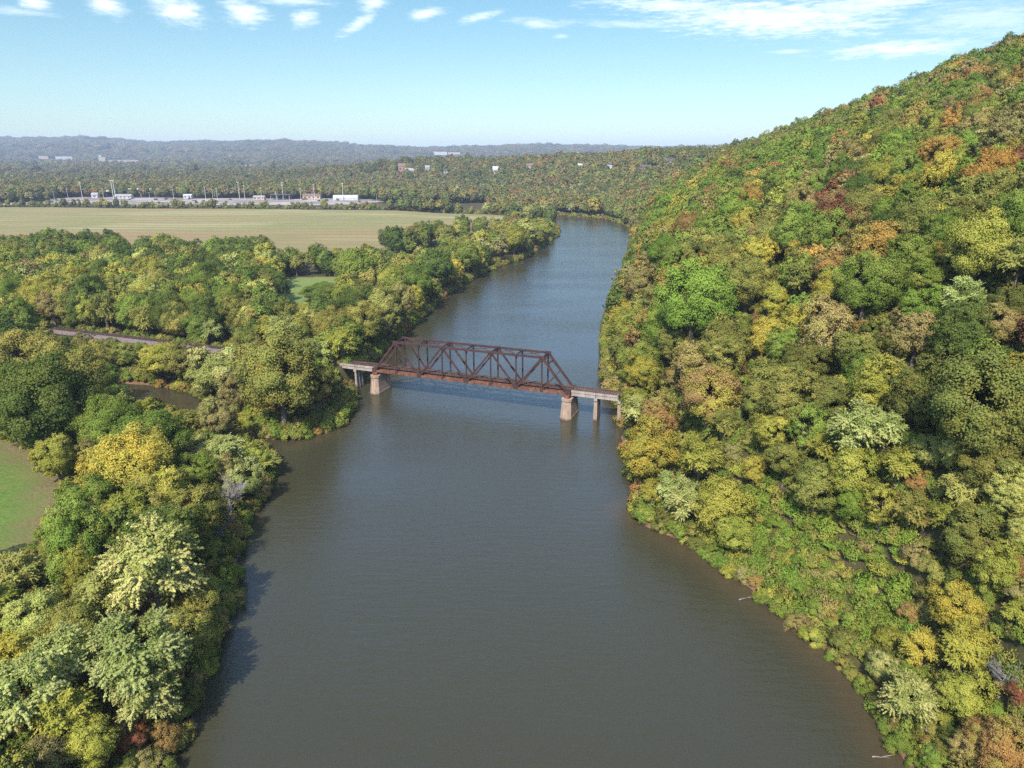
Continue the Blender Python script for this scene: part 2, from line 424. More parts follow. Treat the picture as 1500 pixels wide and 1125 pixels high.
def rust_material(name, a, b_, c, scale=0.6):
    m_, nb, out = new_mat(name)
    t = nb.n('ShaderNodeTexCoord'); v = t.outputs['Object']
    n1 = nb.noise(v, scale, 5, 0.65); n2 = nb.noise(nb.mapping(v, (1, 1, 0.25)), 2.6, 4, 0.6)
    col = nb.ramp(n1, [(0.3, a), (0.52, b_), (0.72, c)])
    col = nb.mix(nb.m('MULTIPLY', nb.sstep(n2, 0.5, 0.75), 0.45), col, (0.035, 0.022, 0.02))
    principled(nb, out, col, 0.85, 0.25, bump=n2, bstr=0.25, bdist=0.03)
    return m_
def concrete_material(name, c1, c2, stain):
    m_, nb, out = new_mat(name)
    t = nb.n('ShaderNodeTexCoord'); v = t.outputs['Object']
    n1 = nb.noise(v, 0.5, 5, 0.6); n2 = nb.noise(nb.mapping(v, (2.2, 2.2, 0.25)), 1.3, 4, 0.6)
    col = nb.mix(nb.sstep(n1, 0.3, 0.7), c1, c2)
    col = nb.mix(nb.m('MULTIPLY', nb.sstep(n2, 0.48, 0.68), 0.6), col, stain)
    s_ = nb.n('ShaderNodeSeparateXYZ'); gg = nb.n('ShaderNodeNewGeometry'); nb.link(gg.outputs['Position'], s_.inputs[0])
    tide = nb.sstep(nb.m('ADD', s_.outputs[2], nb.m('MULTIPLY', n1, 0.8)), 1.1, 0.5)
    col = nb.mix(nb.m('MULTIPLY', tide, 0.6), col, (0.10, 0.075, 0.05))
    principled(nb, out, col, 0.9, 0.2, bump=n1, bstr=0.2, bdist=0.05)
    return m_
RUST = rust_material('rusty_steel', (0.036, 0.021, 0.020), (0.056, 0.029, 0.026), (0.095, 0.043, 0.032))
RUST_BRIGHT = rust_material('orange_rusty_steel', (0.075, 0.032, 0.022), (0.15, 0.062, 0.035), (0.25, 0.13, 0.075), 0.9)
CONC = concrete_material('weathered_concrete', (0.27, 0.195, 0.145), (0.38, 0.29, 0.22), (0.16, 0.09, 0.06))
CONC_PALE = concrete_material('pale_concrete', (0.27, 0.23, 0.20), (0.37, 0.325, 0.285), (0.15, 0.11, 0.09))
BALLAST = simple_mat('ballast', (0.10, 0.075, 0.07), (0.19, 0.15, 0.14), 2.5, bstr=0.4)
TIE = simple_mat('old_timber_ties', (0.055, 0.035, 0.03), (0.10, 0.065, 0.055), 1.2)
RAIL = rust_material('rail_steel', (0.07, 0.04, 0.035), (0.10, 0.055, 0.045), (0.16, 0.10, 0.08))

# ------------------------------------------------------------------ ground, water, fields
def graded(parts):
    out = []
    for a, b_, st in parts: out += list(np.arange(a, b_, st))
    return np.array(out + [parts[-1][1]], float)
xs = graded([(-9000, -3000, 500), (-3000, -900, 70), (-900, -320, 20), (-320, -150, 7), (-150, 130, 2.5), (130, 330, 6), (330, 800, 40), (800, 9000, 410)])
ys = graded([(-900, -80, 60), (-80, 30, 8), (30, 260, 2.5), (260, 500, 5), (500, 960, 8), (960, 1900, 20), (1900, 4600, 60), (4600, 7600, 50), (7600, 12000, 400)])
X, Y = np.meshgrid(xs, ys)
Z = height(X.ravel(), Y.ravel())
nx, ny = len(xs), len(ys)
idx = np.arange(nx * ny).reshape(ny, nx)
F = np.stack([idx[:-1, :-1], idx[:-1, 1:], idx[1:, 1:], idx[1:, :-1]], -1).reshape(-1, 4)
me = mesh_np('ground', np.stack([X.ravel(), Y.ravel(), Z], -1), F, [ground_material()], smooth=True)
ground = bpy.data.objects.new('ground', me); C.objects.link(ground)
tag(ground, 'leaf littered valley floor, river banks and wooded hills', kind='structure')

wx = np.arange(-150, 150.1, 3.0); wy = np.arange(-110, 930.1, 4.0)
WX, WY = np.meshgrid(wx, wy); wsd = river_sd(WX.ravel(), WY.ravel())
d_right = seg_dist(WX.ravel(), WY.ravel(), np.array([(24, 128), (34, 113), (44, 93), (48, 80), (47, 66), (54, 0)], float), False)[0]
shoal = sst(11, 0.5, d_right) if False else (1 - sst(0.3, 7.5, d_right))
shoal = np.maximum(shoal, 0.25 * (1 - sst(0, 5, -wsd)))
spit = seg_dist(WX.ravel(), WY.ravel(), np.array([(-74, 174), (-54, 164), (-46, 172)], float), False)[0]
shoal = np.maximum(shoal, 0.7 * (1 - sst(0.5, 6, spit)))
shoal = np.maximum(shoal, 0.6 * inside(WX.ravel(), WY.ravel(), [(-66, 150), (-150, 190), (-150, 225), (-60, 175)]))
idx = np.arange(WX.size).reshape(WX.shape)
F = np.stack([idx[:-1, :-1], idx[:-1, 1:], idx[1:, 1:], idx[1:, :-1]], -1).reshape(-1, 4)
keep = (wsd[F] < 14).any(1)
me = mesh_np('river', np.stack([WX.ravel(), WY.ravel(), np.zeros(WX.size)], -1), F[keep], [water_material()], attrs={'shoal': ('FLOAT', shoal)}, smooth=True)
river = bpy.data.objects.new('river', me); C.objects.link(river)
tag(river, 'wide muddy green river with light ripples', kind='structure')

HAY = [(-760, 935), (-650, 918), (-480, 905), (-299, 890), (-150, 868), (-36, 834), (-4, 812), (4, 770), (2, 725), (-16, 660), (-40, 600), (-78, 520), (-100, 470), (-150, 470), (-230, 490), (-330, 510), (-520, 560), (-760, 640)]
MEADOW = [(-88, 96), (-83, 104), (-83, 112), (-88, 124), (-93, 135), (-105, 146), (-118, 156), (-150, 172), (-190, 160), (-200, 100), (-140, 70), (-105, 88)]
CLEAR = [(-128, 388), (-90, 390), (-82, 362), (-80, 330), (-86, 312), (-100, 306), (-112, 336), (-124, 362)]
def field(name, poly, step, mat, label, lift=0.12):
    P = np.array(poly, float)
    gx = np.arange(P[:, 0].min(), P[:, 0].max() + step, step); gy = np.arange(P[:, 1].min(), P[:, 1].max() + step, step)
    GX, GY = np.meshgrid(gx, gy); fx, fy = GX.ravel(), GY.ravel()
    idx = np.arange(GX.size).reshape(GX.shape)
    F = np.stack([idx[:-1, :-1], idx[:-1, 1:], idx[1:, 1:], idx[1:, :-1]], -1).reshape(-1, 4)
    keep = inside(fx[F].mean(1), fy[F].mean(1), poly)
    F = F[keep]; used = np.unique(F); re_ = np.zeros(GX.size, int); re_[used] = np.arange(len(used))
    fx, fy = fx[used], fy[used]
    ed = seg_dist(fx, fy, P, True)[0]
    me = mesh_np(name, np.stack([fx, fy, height(fx, fy) + lift], -1), re_[F], [mat], attrs={'edge': ('FLOAT', ed)}, smooth=True)
    o = bpy.data.objects.new(name, me); C.objects.link(o)
    return tag(o, label, kind='structure')
field('hay_field', HAY, 4.0, hay_material(), 'wide mown hay field with faint tan and green rows', 0.25)
field('meadow', MEADOW, 1.25, meadow_material('meadow_grass', (0.085, 0.130, 0.030), (0.19, 0.15, 0.075), 10.0), 'small green meadow with dry tan edge')
field('grass_clearing', CLEAR, 2.0, meadow_material('clearing_grass', (0.125, 0.165, 0.05), (0.24, 0.19, 0.10), 3.0), 'small bright green grass clearing', 0.2)
LOT = [(-690, 975), (-640, 968), (-560, 978), (-500, 962), (-430, 974), (-380, 960), (-300, 972), (-240, 962), (-205, 985), (-182, 1040), (-215, 1085), (-290, 1110), (-330, 1096), (-400, 1125), (-470, 1112), (-560, 1142), (-610, 1130), (-680, 1145), (-700, 1080), (-660, 1040), (-705, 1010)]
field('concrete_lot', LOT, 6.0, simple_mat('lot_concrete', (0.15, 0.125, 0.105), (0.34, 0.295, 0.28), 0.025, detail=7, stretch=(.6, 2, 1), lo=.42, hi=.58), 'pale concrete lots and yards behind the hedgerow', 0.2)

# ------------------------------------------------------------------ railway bridge
ALONG = Vector((-TRKD[0], -TRKD[1], 0))                       # towards the right bank
ACROSS = Vector((0.356, 0.934, 0)) if False else Vector((-ALONG.y, ALONG.x, 0))
RZ = math.atan2(ALONG.y, ALONG.x)
SPAN, NP, TW = 60.6, 8, 5.5
PAN = SPAN / NP
ZB, ZT = 7.0, 16.5
B0 = Vector((-41.4, 202.7, 0)) + ACROSS * (TW / 2)             # middle of the span's left end
bridge = thing('railway_bridge', 'long rust brown steel truss railway bridge on concrete piers over the river', 'bridge', B0, RZ)
# local axes: x along the span, y across (away from the photograph's viewpoint), z up
def P(i, side, z): return (i * PAN, side * TW / 2, z)
for side in (-1, 1):
    tr = bpy.data.objects.new('truss', None); C.objects.link(tr); tr.parent = bridge
    for i in range(NP + 1):
        tr_ = MB(); tr_.box((i * PAN, side * TW / 2, ZB + 0.25), (1.5 if i % 2 == 0 else 0.9, 0.50, 1.3 if i % 2 == 0 else 0.9)); tr_.build('gusset_plate', RUST, tr)
    for i in range(1, NP):
        tr_ = MB(); tr_.box((i * PAN, side * TW / 2, ZT - 0.12), (1.5 if i % 2 else 0.7, 0.50, 1.0 if i % 2 else 0.7)); tr_.build('gusset_plate', RUST, tr)
    m_ = MB(); m_.beam((PAN, side * TW / 2, ZT), ((NP - 1) * PAN, side * TW / 2, ZT), 0.62, 0.55); m_.build('top_chord', RUST, tr)
    m_ = MB(); m_.beam((-0.4, side * TW / 2, ZB), (SPAN + 0.4, side * TW / 2, ZB), 0.46, 0.62); m_.build('bottom_chord', RUST_BRIGHT, tr)
    for i0, i1 in ((0, 1), (NP, NP - 1)):
        m_ = MB(); m_.beam(P(i0, side, ZB), P(i1, side, ZT), 0.60, 0.55); m_.build('end_post', RUST, tr)
    for i in range(1, NP):
        m_ = MB(); m_.beam(P(i, side, ZB + .3), P(i, side, ZT - .2), 0.30, 0.34); m_.build('vertical_post', RUST, tr)
    for i in range(1, NP - 1):
        z0, z1 = (ZT, ZB) if i % 2 else (ZB, ZT)
        d = Vector((PAN, 0, 9.5)).normalized()
        m_ = MB()
        heavy = i in (1, 6) or True
        for off in (-0.16, 0.16):
            m_.beam((i * PAN, side * TW / 2 + off, z0), ((i + 1) * PAN, side * TW / 2 + off, z1), 0.10, 0.46)
        for k in range(1, 12):       # lacing between the two plates
            t = k / 12
            c_ = Vector((i * PAN, side * TW / 2, z0)).lerp(Vector(((i + 1) * PAN, side * TW / 2, z1)), t)
            m_.box(c_, (0.16, 0.22, 0.10))
        m_.build('diagonal', RUST, tr)
    for e, s_ in ((0, 1), (SPAN, -1)):   # short struts that brace the end post
        m_ = MB(); m_.beam((e + s_ * PAN * .5, side * TW / 2, (ZB + ZT) / 2), (e + s_ * PAN, side * TW / 2, ZB + .3), 0.18, 0.2); m_.build('sub_strut', RUST, tr)
# top bracing
for i in range(1, NP):
    m_ = MB(); m_.beam(P(i, -1, ZT + .02), P(i, 1, ZT + .02), 0.26, 0.30)
    m_.beam(P(i, -1, ZT - 1.25), P(i, 1, ZT - 1.25), 0.16, 0.18) if i in (1, NP - 1) else None
    if i not in (1, NP - 1):
        for sd in (-1, 1): m_.beam((i * PAN, sd * TW / 2, ZT - 1.7), (i * PAN, sd * (TW / 2 - 1.6), ZT - .15), 0.14, 0.16)
    m_.build('sway_strut', RUST, bridge)
for i in range(1, NP - 1):
    m_ = MB()
    m_.beam(P(i, -1, ZT + .08), P(i + 1, 1, ZT + .08), 0.14, 0.12); m_.beam(P(i, 1, ZT + .24), P(i + 1, -1, ZT + .24), 0.14, 0.12)
    m_.build('lateral_brace', RUST, bridge)
for x0, x1 in ((0, PAN), (SPAN, SPAN - PAN)):   # portal frames at both mouths
    m_ = MB()
    def Q(t, sd): return (x0 + (x1 - x0) * t, sd * TW / 2, ZB + (ZT - ZB) * t)
    m_.beam(Q(.80, -1), Q(.80, 1), 0.22, 0.30); m_.beam(Q(.97, -1), Q(.97, 1), 0.26, 0.40)
    for k in range(5):
        a, c_ = Vector(Q(.80, -1)).lerp(Vector(Q(.80, 1)), k / 5), Vector(Q(.97, -1)).lerp(Vector(Q(.97, 1)), (k + 1) / 5)
        m_.beam(a, c_, 0.09, 0.12)
    m_.beam(Q(.62, -1), (Q(.80, 0)[0], -TW / 2 + 1.5, Q(.80, 0)[2]), 0.14, 0.18); m_.beam(Q(.62, 1), (Q(.80, 0)[0], TW / 2 - 1.5, Q(.80, 0)[2]), 0.14, 0.18)
    m_.build('portal_frame', RUST, bridge)
# floor system
for i in range(NP + 1):
    m_ = MB(); m_.box((i * PAN, 0, ZB - 0.02), (0.42, TW - 0.5, 0.95)); m_.build('floor_beam', RUST_BRIGHT, bridge)
for y in (-1.0, 1.0):
    m_ = MB(); m_.box((SPAN / 2, y, ZB + 0.18), (SPAN - 0.6, 0.34, 0.85)); m_.build('stringer', RUST, bridge)
# flank plates carry a row of stiffeners and pale ledge
for sd in (-1, 1):
    m_ = MB(); m_.box((SPAN / 2, sd * (TW / 2 - 0.75), ZB + 0.05), (SPAN - 0.8, 0.10, 1.0))
    for k in range(48): m_.box((0.9 + k * 1.25, sd * (TW / 2 - 0.66), ZB + 0.05), (0.14, 0.10, 0.96))
    m_.build('side_girder', RUST_BRIGHT, bridge)
DL, DR = -15.0, SPAN + 19.0          # deck runs on past the truss
m_ = MB()
n_t = int((DR - DL) / 0.62)
for k in range(n_t):
    m_.box((DL + .3 + k * 0.62, 0, ZB + 0.73), (0.28, 3.1, 0.22))
m_.box(((DL + DR) / 2, -1.62, ZB + 0.93), (DR - DL - 0.2, 0.20, 0.14)); m_.box(((DL + DR) / 2, 1.62, ZB + 0.93), (DR - DL - 0.2, 0.20, 0.14))
deck = m_.build('deck', TIE, bridge)
for y in (-0.76, 0.76):
    m_ = MB(); m_.box(((DL + DR) / 2, y, ZB + 0.94), (DR - DL, 0.09, 0.18)); m_.build('rail', RAIL, deck)
# concrete approach spans, left and right
def approach(x0, x1):
    m_ = MB()
    m_.box(((x0 + x1) / 2, 0, ZB + 0.42), (x1 - x0, 3.9, 0.36))
    for y in (-1.45, 1.45): m_.box(((x0 + x1) / 2, y, ZB - 0.24), (x1 - x0 - .1, 0.7, 0.92))
    for y in (-1.86, 1.86): m_.box(((x0 + x1) / 2, y, ZB + 0.74), (x1 - x0 - .06, 0.16, 0.26))
    return m_.build('approach_span', CONC_PALE, bridge)
approach(-15, -7.6); approach(-7.5, -0.7)
approach(SPAN + .7, SPAN + 7.5); approach(SPAN + 7.6, SPAN + 14.0); approach(SPAN + 14.1, SPAN + 19.0)
# river piers with cutwater ends
def pier(cx):
    def ring(z, tk, ln, cut):
        return [(cx - tk, -ln, z), (cx - tk * .45, -ln - cut, z), (cx + tk * .45, -ln - cut, z), (cx + tk, -ln, z), (cx + tk, ln, z), (cx + tk * .45, ln + cut, z), (cx - tk * .45, ln + cut, z), (cx - tk, ln, z)]
    m_ = MB()
    levels = [(-4.0, 1.75, 4.0, 0.9), (0.5, 1.65, 3.85, 0.85), (0.5, 1.55, 3.75, 0.8), (5.1, 1.25, 3.3, 0.6), (5.1, 1.42, 3.45, 0.66), (5.75, 1.42, 3.45, 0.66)]
    rings = [ring(*l) for l in levels]
    o = len(m_.V)
    for r_ in rings: m_.V += r_
    for i in range(len(rings) - 1):
        for k in range(8): m_.F.append((o + i * 8 + k, o + i * 8 + (k + 1) % 8, o + (i + 1) * 8 + (k + 1) % 8, o + (i + 1) * 8 + k))
    m_.F.append(tuple(o + (len(rings) - 1) * 8 + k for k in range(8)))
    p = m_.build('pier', CONC, bridge)
    for y in (-TW / 2, TW / 2):
        m2 = MB(); m2.box((cx, y, 6.22), (1.5, 0.9, 0.93)); m2.build('bearing_block', RUST_BRIGHT, p)
    return p
pier(0.2); pier(SPAN - 0.2)
def bent(cx, cols, wall=False):
    m_ = MB()
    m_.box((cx, 0, ZB - 1.05), (0.9, 4.1, 0.7))
    o = m_.build('bent_cap', CONC_PALE, bridge)
    if wall:
        m_ = MB(); m_.hexa([(cx - .6, -1.9, -4), (cx + .6, -1.9, -4), (cx + .6, 1.9, -4), (cx - .6, 1.9, -4), (cx - .45, -1.7, ZB - 1.4), (cx + .45, -1.7, ZB - 1.4), (cx + .45, 1.7, ZB - 1.4), (cx - .45, 1.7, ZB - 1.4)])
        m_.build('wall_column', CONC, o)
    else:
        for y in cols:
            m_ = MB(); m_.tube([(cx, y, -4), (cx, y, ZB - 1.4)], 0.36, 12); m_.build('column', CONC_PALE, o, smooth=False)
bent(-7.55, (-1.6, 0, 1.6)); bent(-13.5, (-1.6, 0, 1.6))
bent(SPAN + 7.55, (), True); bent(SPAN + 14.05, (), True)

# railway track on its bank, left of the bridge
def at_track(a, c, z=0.0):
    return (TRK0[0] + TRKD[0] * a - TRKD[1] * c, TRK0[1] + TRKD[1] * a + TRKD[0] * c, z)
def trk(x_local):         # distance along the track line of a bridge coordinate
    return (Vector(TRK0.tolist() + [0]) - B0).dot(ALONG) - x_local
A0 = trk(DL); A1 = A0 + 330
m_ = MB(); n = 66
for k in range(n):
    a, b_ = A0 + (A1 - A0) * k / n, A0 + (A1 - A0) * (k + 1) / n
    lo = [at_track(a, c, z) for c, z in ((-3.6, 6.75), (-1.75, 7.5), (1.75, 7.5), (3.6, 6.75))]
    hi = [at_track(b_, c, z) for c, z in ((-3.6, 6.75), (-1.75, 7.5), (1.75, 7.5), (3.6, 6.75))]
    o = len(m_.V); m_.V += lo + hi
    for q in range(3): m_.F.append((o + q, o + q + 1, o + q + 5, o + q + 4))
    if k == 0: m_.F.append((o, o + 1, o + 2, o + 3))
bal = m_.build('railway_ballast', BALLAST); tag(bal, 'grey stone ballast bed of the railway', kind='structure')
ra = math.atan2(TRKD[1], TRKD[0])
m_ = MB()
for k in range(int(330 / 0.62)):
    m_.box(at_track(A0 + .3 + k * .62, 0, 7.56), (0.28, 2.6, 0.16), ra)
for c in (-0.76, 0.76):
    m_.beam(at_track(A0, c, 7.73), at_track(A1, c, 7.73), 0.09, 0.18)
o = m_.build('railway_track', TIE); tag(o, 'rusty rails on dark ties along the bank', kind='structure')

# ------------------------------------------------------------------ tree shapes (unit: crown radius 1, foot at the origin, top near 2.6)
def unit(v): return v / np.maximum(np.linalg.norm(v, axis=-1, keepdims=True), 1e-6)
def sphere_dirs(rng, n, zmin=-1.0):
    i = np.arange(n) + 0.5
    z = 1 - (1 - zmin) * i / n
    ph = i * 2.399963 + rng.uniform(0, 6.28)
    d = np.stack([np.sqrt(np.maximum(0, 1 - z * z)) * np.cos(ph), np.sqrt(np.maximum(0, 1 - z * z)) * np.sin(ph), z], -1)
    return unit(d + rng.normal(0, 0.16, d.shape))

def leaves(rng, pos, puff, clump, size, aspect=1.35, along=None, jit=0.75):
    n = len(pos)
    nrm = unit(puff + rng.normal(0, jit, (n, 3)) * 0.8)
    ref = rng.normal(0, 1, (n, 3)) if along is None else along + rng.normal(0, 0.25, (n, 3))
    t = unit(ref - nrm * (ref * nrm).sum(-1, keepdims=True)); b_ = np.cross(nrm, t)
    s = size * rng.uniform(0.65, 1.35, (n, 1))
    t = t * s * aspect * 0.5; b_ = b_ * s * 0.5
    V = np.stack([pos - t - b_ * .35, pos - t * .1 + b_, pos + t + b_ * .2, pos + t * .15 - b_], 1).reshape(-1, 3)
    F = np.arange(4 * n).reshape(n, 4)
    rep = lambda a: np.repeat(a, 4, axis=0)
    return V, F, rep(unit(puff)), rep(clump), rep(rng.uniform(0, 1, n))

def crown_data(shape, seed, n, size):
    rng = np.random.default_rng(seed)
    if shape == 'weeds':
        m2 = n
        r_ = np.sqrt(rng.uniform(0, 1, m2)); a_ = rng.uniform(0, 6.283, m2)
        px, py = r_ * np.cos(a_), r_ * np.sin(a_)
        top = (.50 + .38 * np.sin(px * 7 + seed) * np.cos(py * 6 + seed * 2)) * (1 - .9 * r_ ** 2)
        pz = top * rng.uniform(.25, 1.1, m2) ** .6
        pos = np.stack([px, py, pz], -1) + rng.normal(0, .09, (m2, 3))
        puff = unit(np.stack([px * .5, py * .5, np.full(m2, .9)], -1) + rng.normal(0, .35, (m2, 3)))
        ck = .5 + .35 * np.sin(px * 3 + seed) * np.sin(py * 3.7) + rng.uniform(-.15, .15, m2)
        al = np.stack([px * .6, py * .6, np.full(m2, .7)], -1)
        return leaves(rng, pos, puff, ck, size * 1.1, 2.6, al, .8)
    if shape in ('round', 'big', 'tall', 'sparse', 'bush', 'small'):
        rad = {'round': (1, 1, 1.12), 'big': (1, 1, 1.08), 'tall': (.66, .66, 1.2), 'sparse': (.95, .95, 1.0), 'bush': (1, 1, .85), 'small': (.85, .85, 1.0)}[shape]
        cz = {'round': 1.44, 'big': 1.42, 'tall': 1.36, 'sparse': 1.55, 'bush': .30, 'small': 1.1}[shape]
        nl = {'round': int(rng.integers(24, 42)), 'big': 62, 'tall': 26, 'sparse': 20, 'bush': 15, 'small': 16}[shape]
        rad = np.array(rad) * np.array([rng.uniform(.9, 1.08), rng.uniform(.9, 1.08), 1])
        ld = sphere_dirs(rng, nl, {'bush': -.25}.get(shape, -.85))
        out = rng.uniform(.52, .86, (nl, 1)); out[ld[:, 2] < -.3] *= .9
        lc = ld * rad * out * (1 + .16 * np.sin(3 * np.arctan2(ld[:, 1:2], ld[:, 0:1]) + rng.uniform(0, 6)))
        lr = rng.uniform(.15, .44, nl) * (.72 if shape == 'big' else 1)
        lv = rng.uniform(0, 1, nl)
        ns = 16
        per = max(3, int(n / (nl * ns)))
        P_, N_, K_ = [], [], []
        for i in range(nl):
            sd_ = sphere_dirs(rng, ns)
            sd_ = unit(sd_ + ld[i] * .55 + np.array((0, 0, .18)))
            sc = lc[i] + sd_ * lr[i] * rng.uniform(.5, 1.12, (ns, 1))
            sr = rng.uniform(.085, .165, ns)
            for j in range(ns):
                if shape == 'sparse' and rng.uniform() < .35: continue
                dd = unit(rng.normal(0, 1, (per, 3)) + sd_[j] * .5)
                rr = sr[j] * rng.uniform(.3, 1.35, (per, 1))
                P_.append(sc[j] + dd * rr * np.array((1, 1, .8)))
                N_.append(unit(dd * .40 + sd_[j] * .55 + ld[i] * .40 + np.array((0, 0, .22))))
                K_.append(np.full(per, .62 * lv[i] + .38 * rng.uniform()))
        pos = np.concatenate(P_) + np.array((0, 0, cz)); puff = np.concatenate(N_); ck = np.concatenate(K_)
        if shape == 'bush': 
            k = pos[:, 2] > 0.0; pos, puff, ck = pos[k], puff[k], ck[k]
        return leaves(rng, pos, puff, ck, size)
    if shape == 'plume':        # dense inner crown with many fine upswept sprays that stand out of it
        nb_ = 640; per = max(5, int(n * .62) // nb_)
        nlb = 17; hd_ = sphere_dirs(rng, nlb, -.6); hub = hd_ * np.array((.60, .60, .72)) * rng.uniform(.75, 1.1, (nlb, 1)); hubv = rng.uniform(0, 1, nlb)
        P_, N_, K_, A_ = [], [], [], []
        for i in range(nb_):
            hb = i % nlb
            d = unit(hd_[hb] * .9 + rng.normal(0, .55, 3) + np.array((0, 0, .25)))
            L = rng.uniform(.20, .44)
            dr = unit(d * .9 + np.array((0, 0, .30)))
            t = rng.uniform(.25, 1, per) ** .7
            bend = rng.uniform(-.45, .0)
            p = hub[hb] + dr * (t * L)[:, None] + np.outer(t * t * L * bend, np.array((0, 0, 1))) + np.outer(t * t * L * .25, unit(d * np.array((1, 1, 0)) + 1e-4))
            off = unit(rng.normal(0, 1, (per, 3))); w = .030 * (1.2 - t)[:, None] + .008
            P_.append(p + off * w); N_.append(unit(off * .5 + dr * .4 + hd_[hb] * .3 + np.array((0, 0, .3))))
            A_.append(np.repeat(dr[None], per, 0) + off * .5); K_.append(np.full(per, .45 + .4 * hubv[hb] * rng.uniform(.6, 1)))
        m2 = max(4, int(n * .38) // nlb)
        for i in range(nlb):
            dd = unit(rng.normal(0, 1, (m2, 3)) + hd_[i] * .5)
            P_.append(hub[i] + dd * (.30 * rng.uniform(.4, 1.0, (m2, 1)))); N_.append(unit(dd * .6 + hd_[i] * .5 + np.array((0, 0, .2))))
            A_.append(dd); K_.append(np.full(m2, .3 * hubv[i]))
        pos = np.concatenate(P_) + np.array((0, 0, 1.42))
        return leaves(rng, pos, np.concatenate(N_), np.concatenate(K_), size * .82, 1.9, np.concatenate(A_), .5)

def limbs(seed, shape, many=7, twigs=0):
    rng = random.Random(seed); m_ = MB()
    top = {'bush': .35, 'weeds': .2, 'small': .9}.get(shape, 1.35)
    lean = (rng.uniform(-.08, .08), rng.uniform(-.08, .08))
    pts = [(lean[0] * t * top, lean[1] * t * top, -.12 + t * (top + .12)) for t in (0, .3, .6, 1)]
    r0 = {'bush': .03, 'weeds': .02, 'small': .045}.get(shape, .075)
    m_.tube(pts, [r0 * 1.25, r0, r0 * .8, r0 * .45], 6)
    for k in range(many):
        a = k * 2.4 + rng.uniform(-.4, .4); t = rng.uniform(.35, .95)
        b_ = Vector((lean[0] * t * top, lean[1] * t * top, t * top))
        L = rng.uniform(.5, .85); up = rng.uniform(.35, 1.0)
        d = Vector((math.cos(a), math.sin(a), up)).normalized()
        e1 = b_ + d * L * .5; e2 = e1 + (d + Vector((0, 0, .35))).normalized() * L * .5
        m_.tube([b_, e1, e2], [r0 * .45, r0 * .3, r0 * .12], 5)
        for q in range(twigs):
            s_ = b_.lerp(e2, rng.uniform(.35, 1.0))
            d2 = (d + Vector((rng.uniform(-.9, .9), rng.uniform(-.9, .9), rng.uniform(-.2, .9)))).normalized()
            l2 = rng.uniform(.25, .55)
            e = s_ + d2 * l2
            m_.tube([s_, s_ + d2 * l2 * .5, e + Vector((0, 0, .05))], [r0 * .16, r0 * .11, r0 * .05], 3, False)
            for q2 in range(2):
                d3 = (d2 + Vector((rng.uniform(-.8, .8), rng.uniform(-.8, .8), rng.uniform(-.3, .8)))).normalized()
                s3 = s_ + d2 * l2 * rng.uniform(.4, 1)
                m_.tube([s3, s3 + d3 * rng.uniform(.12, .28)], [r0 * .08, r0 * .03], 3, False)
    return m_

def crown_mesh(name, shape, seed, n, size):
    V, F, pf, ck, lv = crown_data(shape, seed, n, size)
    return mesh_np(name, V, F, [LEAF], attrs={'puff': ('FLOAT_VECTOR', pf), 'clump': ('FLOAT', ck), 'leafvar': ('FLOAT', lv)})

VARIANTS = [('round', 11), ('round', 12), ('round', 13), ('round', 14), ('round', 15), ('plume', 21), ('plume', 22), ('tall', 31), ('tall', 32), ('sparse', 41), ('sparse', 42), ('bush', 51), ('bush', 52), ('bush', 53), ('small', 61), ('small', 62), ('big', 81), ('big', 82), ('weeds', 91), ('weeds', 92), ('weeds', 93)]
BY = {}
for i, (s_, _) in enumerate(VARIANTS): BY.setdefault(s_, []).append(i)
HI, MID, LOW, TRUNK = [], [], [], []
for s_, sd_ in VARIANTS:
    k = {'sparse': .6, 'bush': .5, 'small': .6, 'weeds': .22}.get(s_, 1.0)
    fine = s_ == 'big'
    HI.append(crown_mesh('crown_fine', s_, sd_, int(40000 * k) if not fine else 64000, .036 if not fine else .029))
    MID.append(crown_mesh('crown_medium', s_, sd_, int(9500 * k) if not fine else 22000, .072 if not fine else .048))
    LOW.append(crown_mesh('crown_coarse', s_, sd_, int(1500 * k), .19))
    TRUNK.append(limbs(sd_, s_, 7 if s_ not in ('bush',) else 5, 5 if s_ == 'sparse' else 0).mesh('trunk', BARK))
BARE = [limbs(70 + i, 'round', 15, 14).mesh('bare_branches', GREY_TWIGS) for i in range(2)]

# ------------------------------------------------------------------ where the trees stand
LIFT = 2.35
LOOKS = {   # leaf colour, second leaf colour
    'b': ((.076, .112, .024), (.094, .124, .029)), 'g': ((.076, .105, .026), (.100, .118, .032)), 'd': ((.046, .066, .021), (.060, .076, .024)),
    'o': ((.098, .104, .034), (.135, .122, .042)), 'y': ((.125, .132, .032), (.165, .155, .042)), 'G': ((.190, .160, .038), (.145, .138, .036)),
    'O': ((.195, .118, .042), (.165, .122, .042)), 'r': ((.150, .090, .045), (.115, .095, .036)), 'R': ((.120, .046, .034), (.110, .062, .038)),
    's': ((.128, .146, .058), (.186, .188, .092)), 'p': ((.182, .178, .070), (.150, .160, .056)), 't': ((.145, .118, .064), (.120, .112, .046)),
    'k': ((.084, .082, .027), (.062, .070, .024)), 'm': ((.180, .155, .044), (.125, .080, .042)), 'h': ((.150, .128, .042), (.110, .108, .036)), 'n': ((.25, .22, .2), (.25, .22, .2))}
PHRASE = {'b': 'bright green leafy tree', 'g': 'mid green leafy tree', 'd': 'dark green dense tree', 'o': 'olive green tree', 'y': 'yellow green tree',
    'G': 'golden yellow tree', 'O': 'orange autumn tree', 'r': 'rusty brown tree', 'R': 'dark red tree', 's': 'pale silvery green tree', 'p': 'pale creamy yellow tree',
    't': 'tan half bare tree', 'k': 'brownish dark olive tree', 'm': 'rust mottled golden tree', 'h': 'olive gold tree', 'n': 'bare grey twiggy tree'}
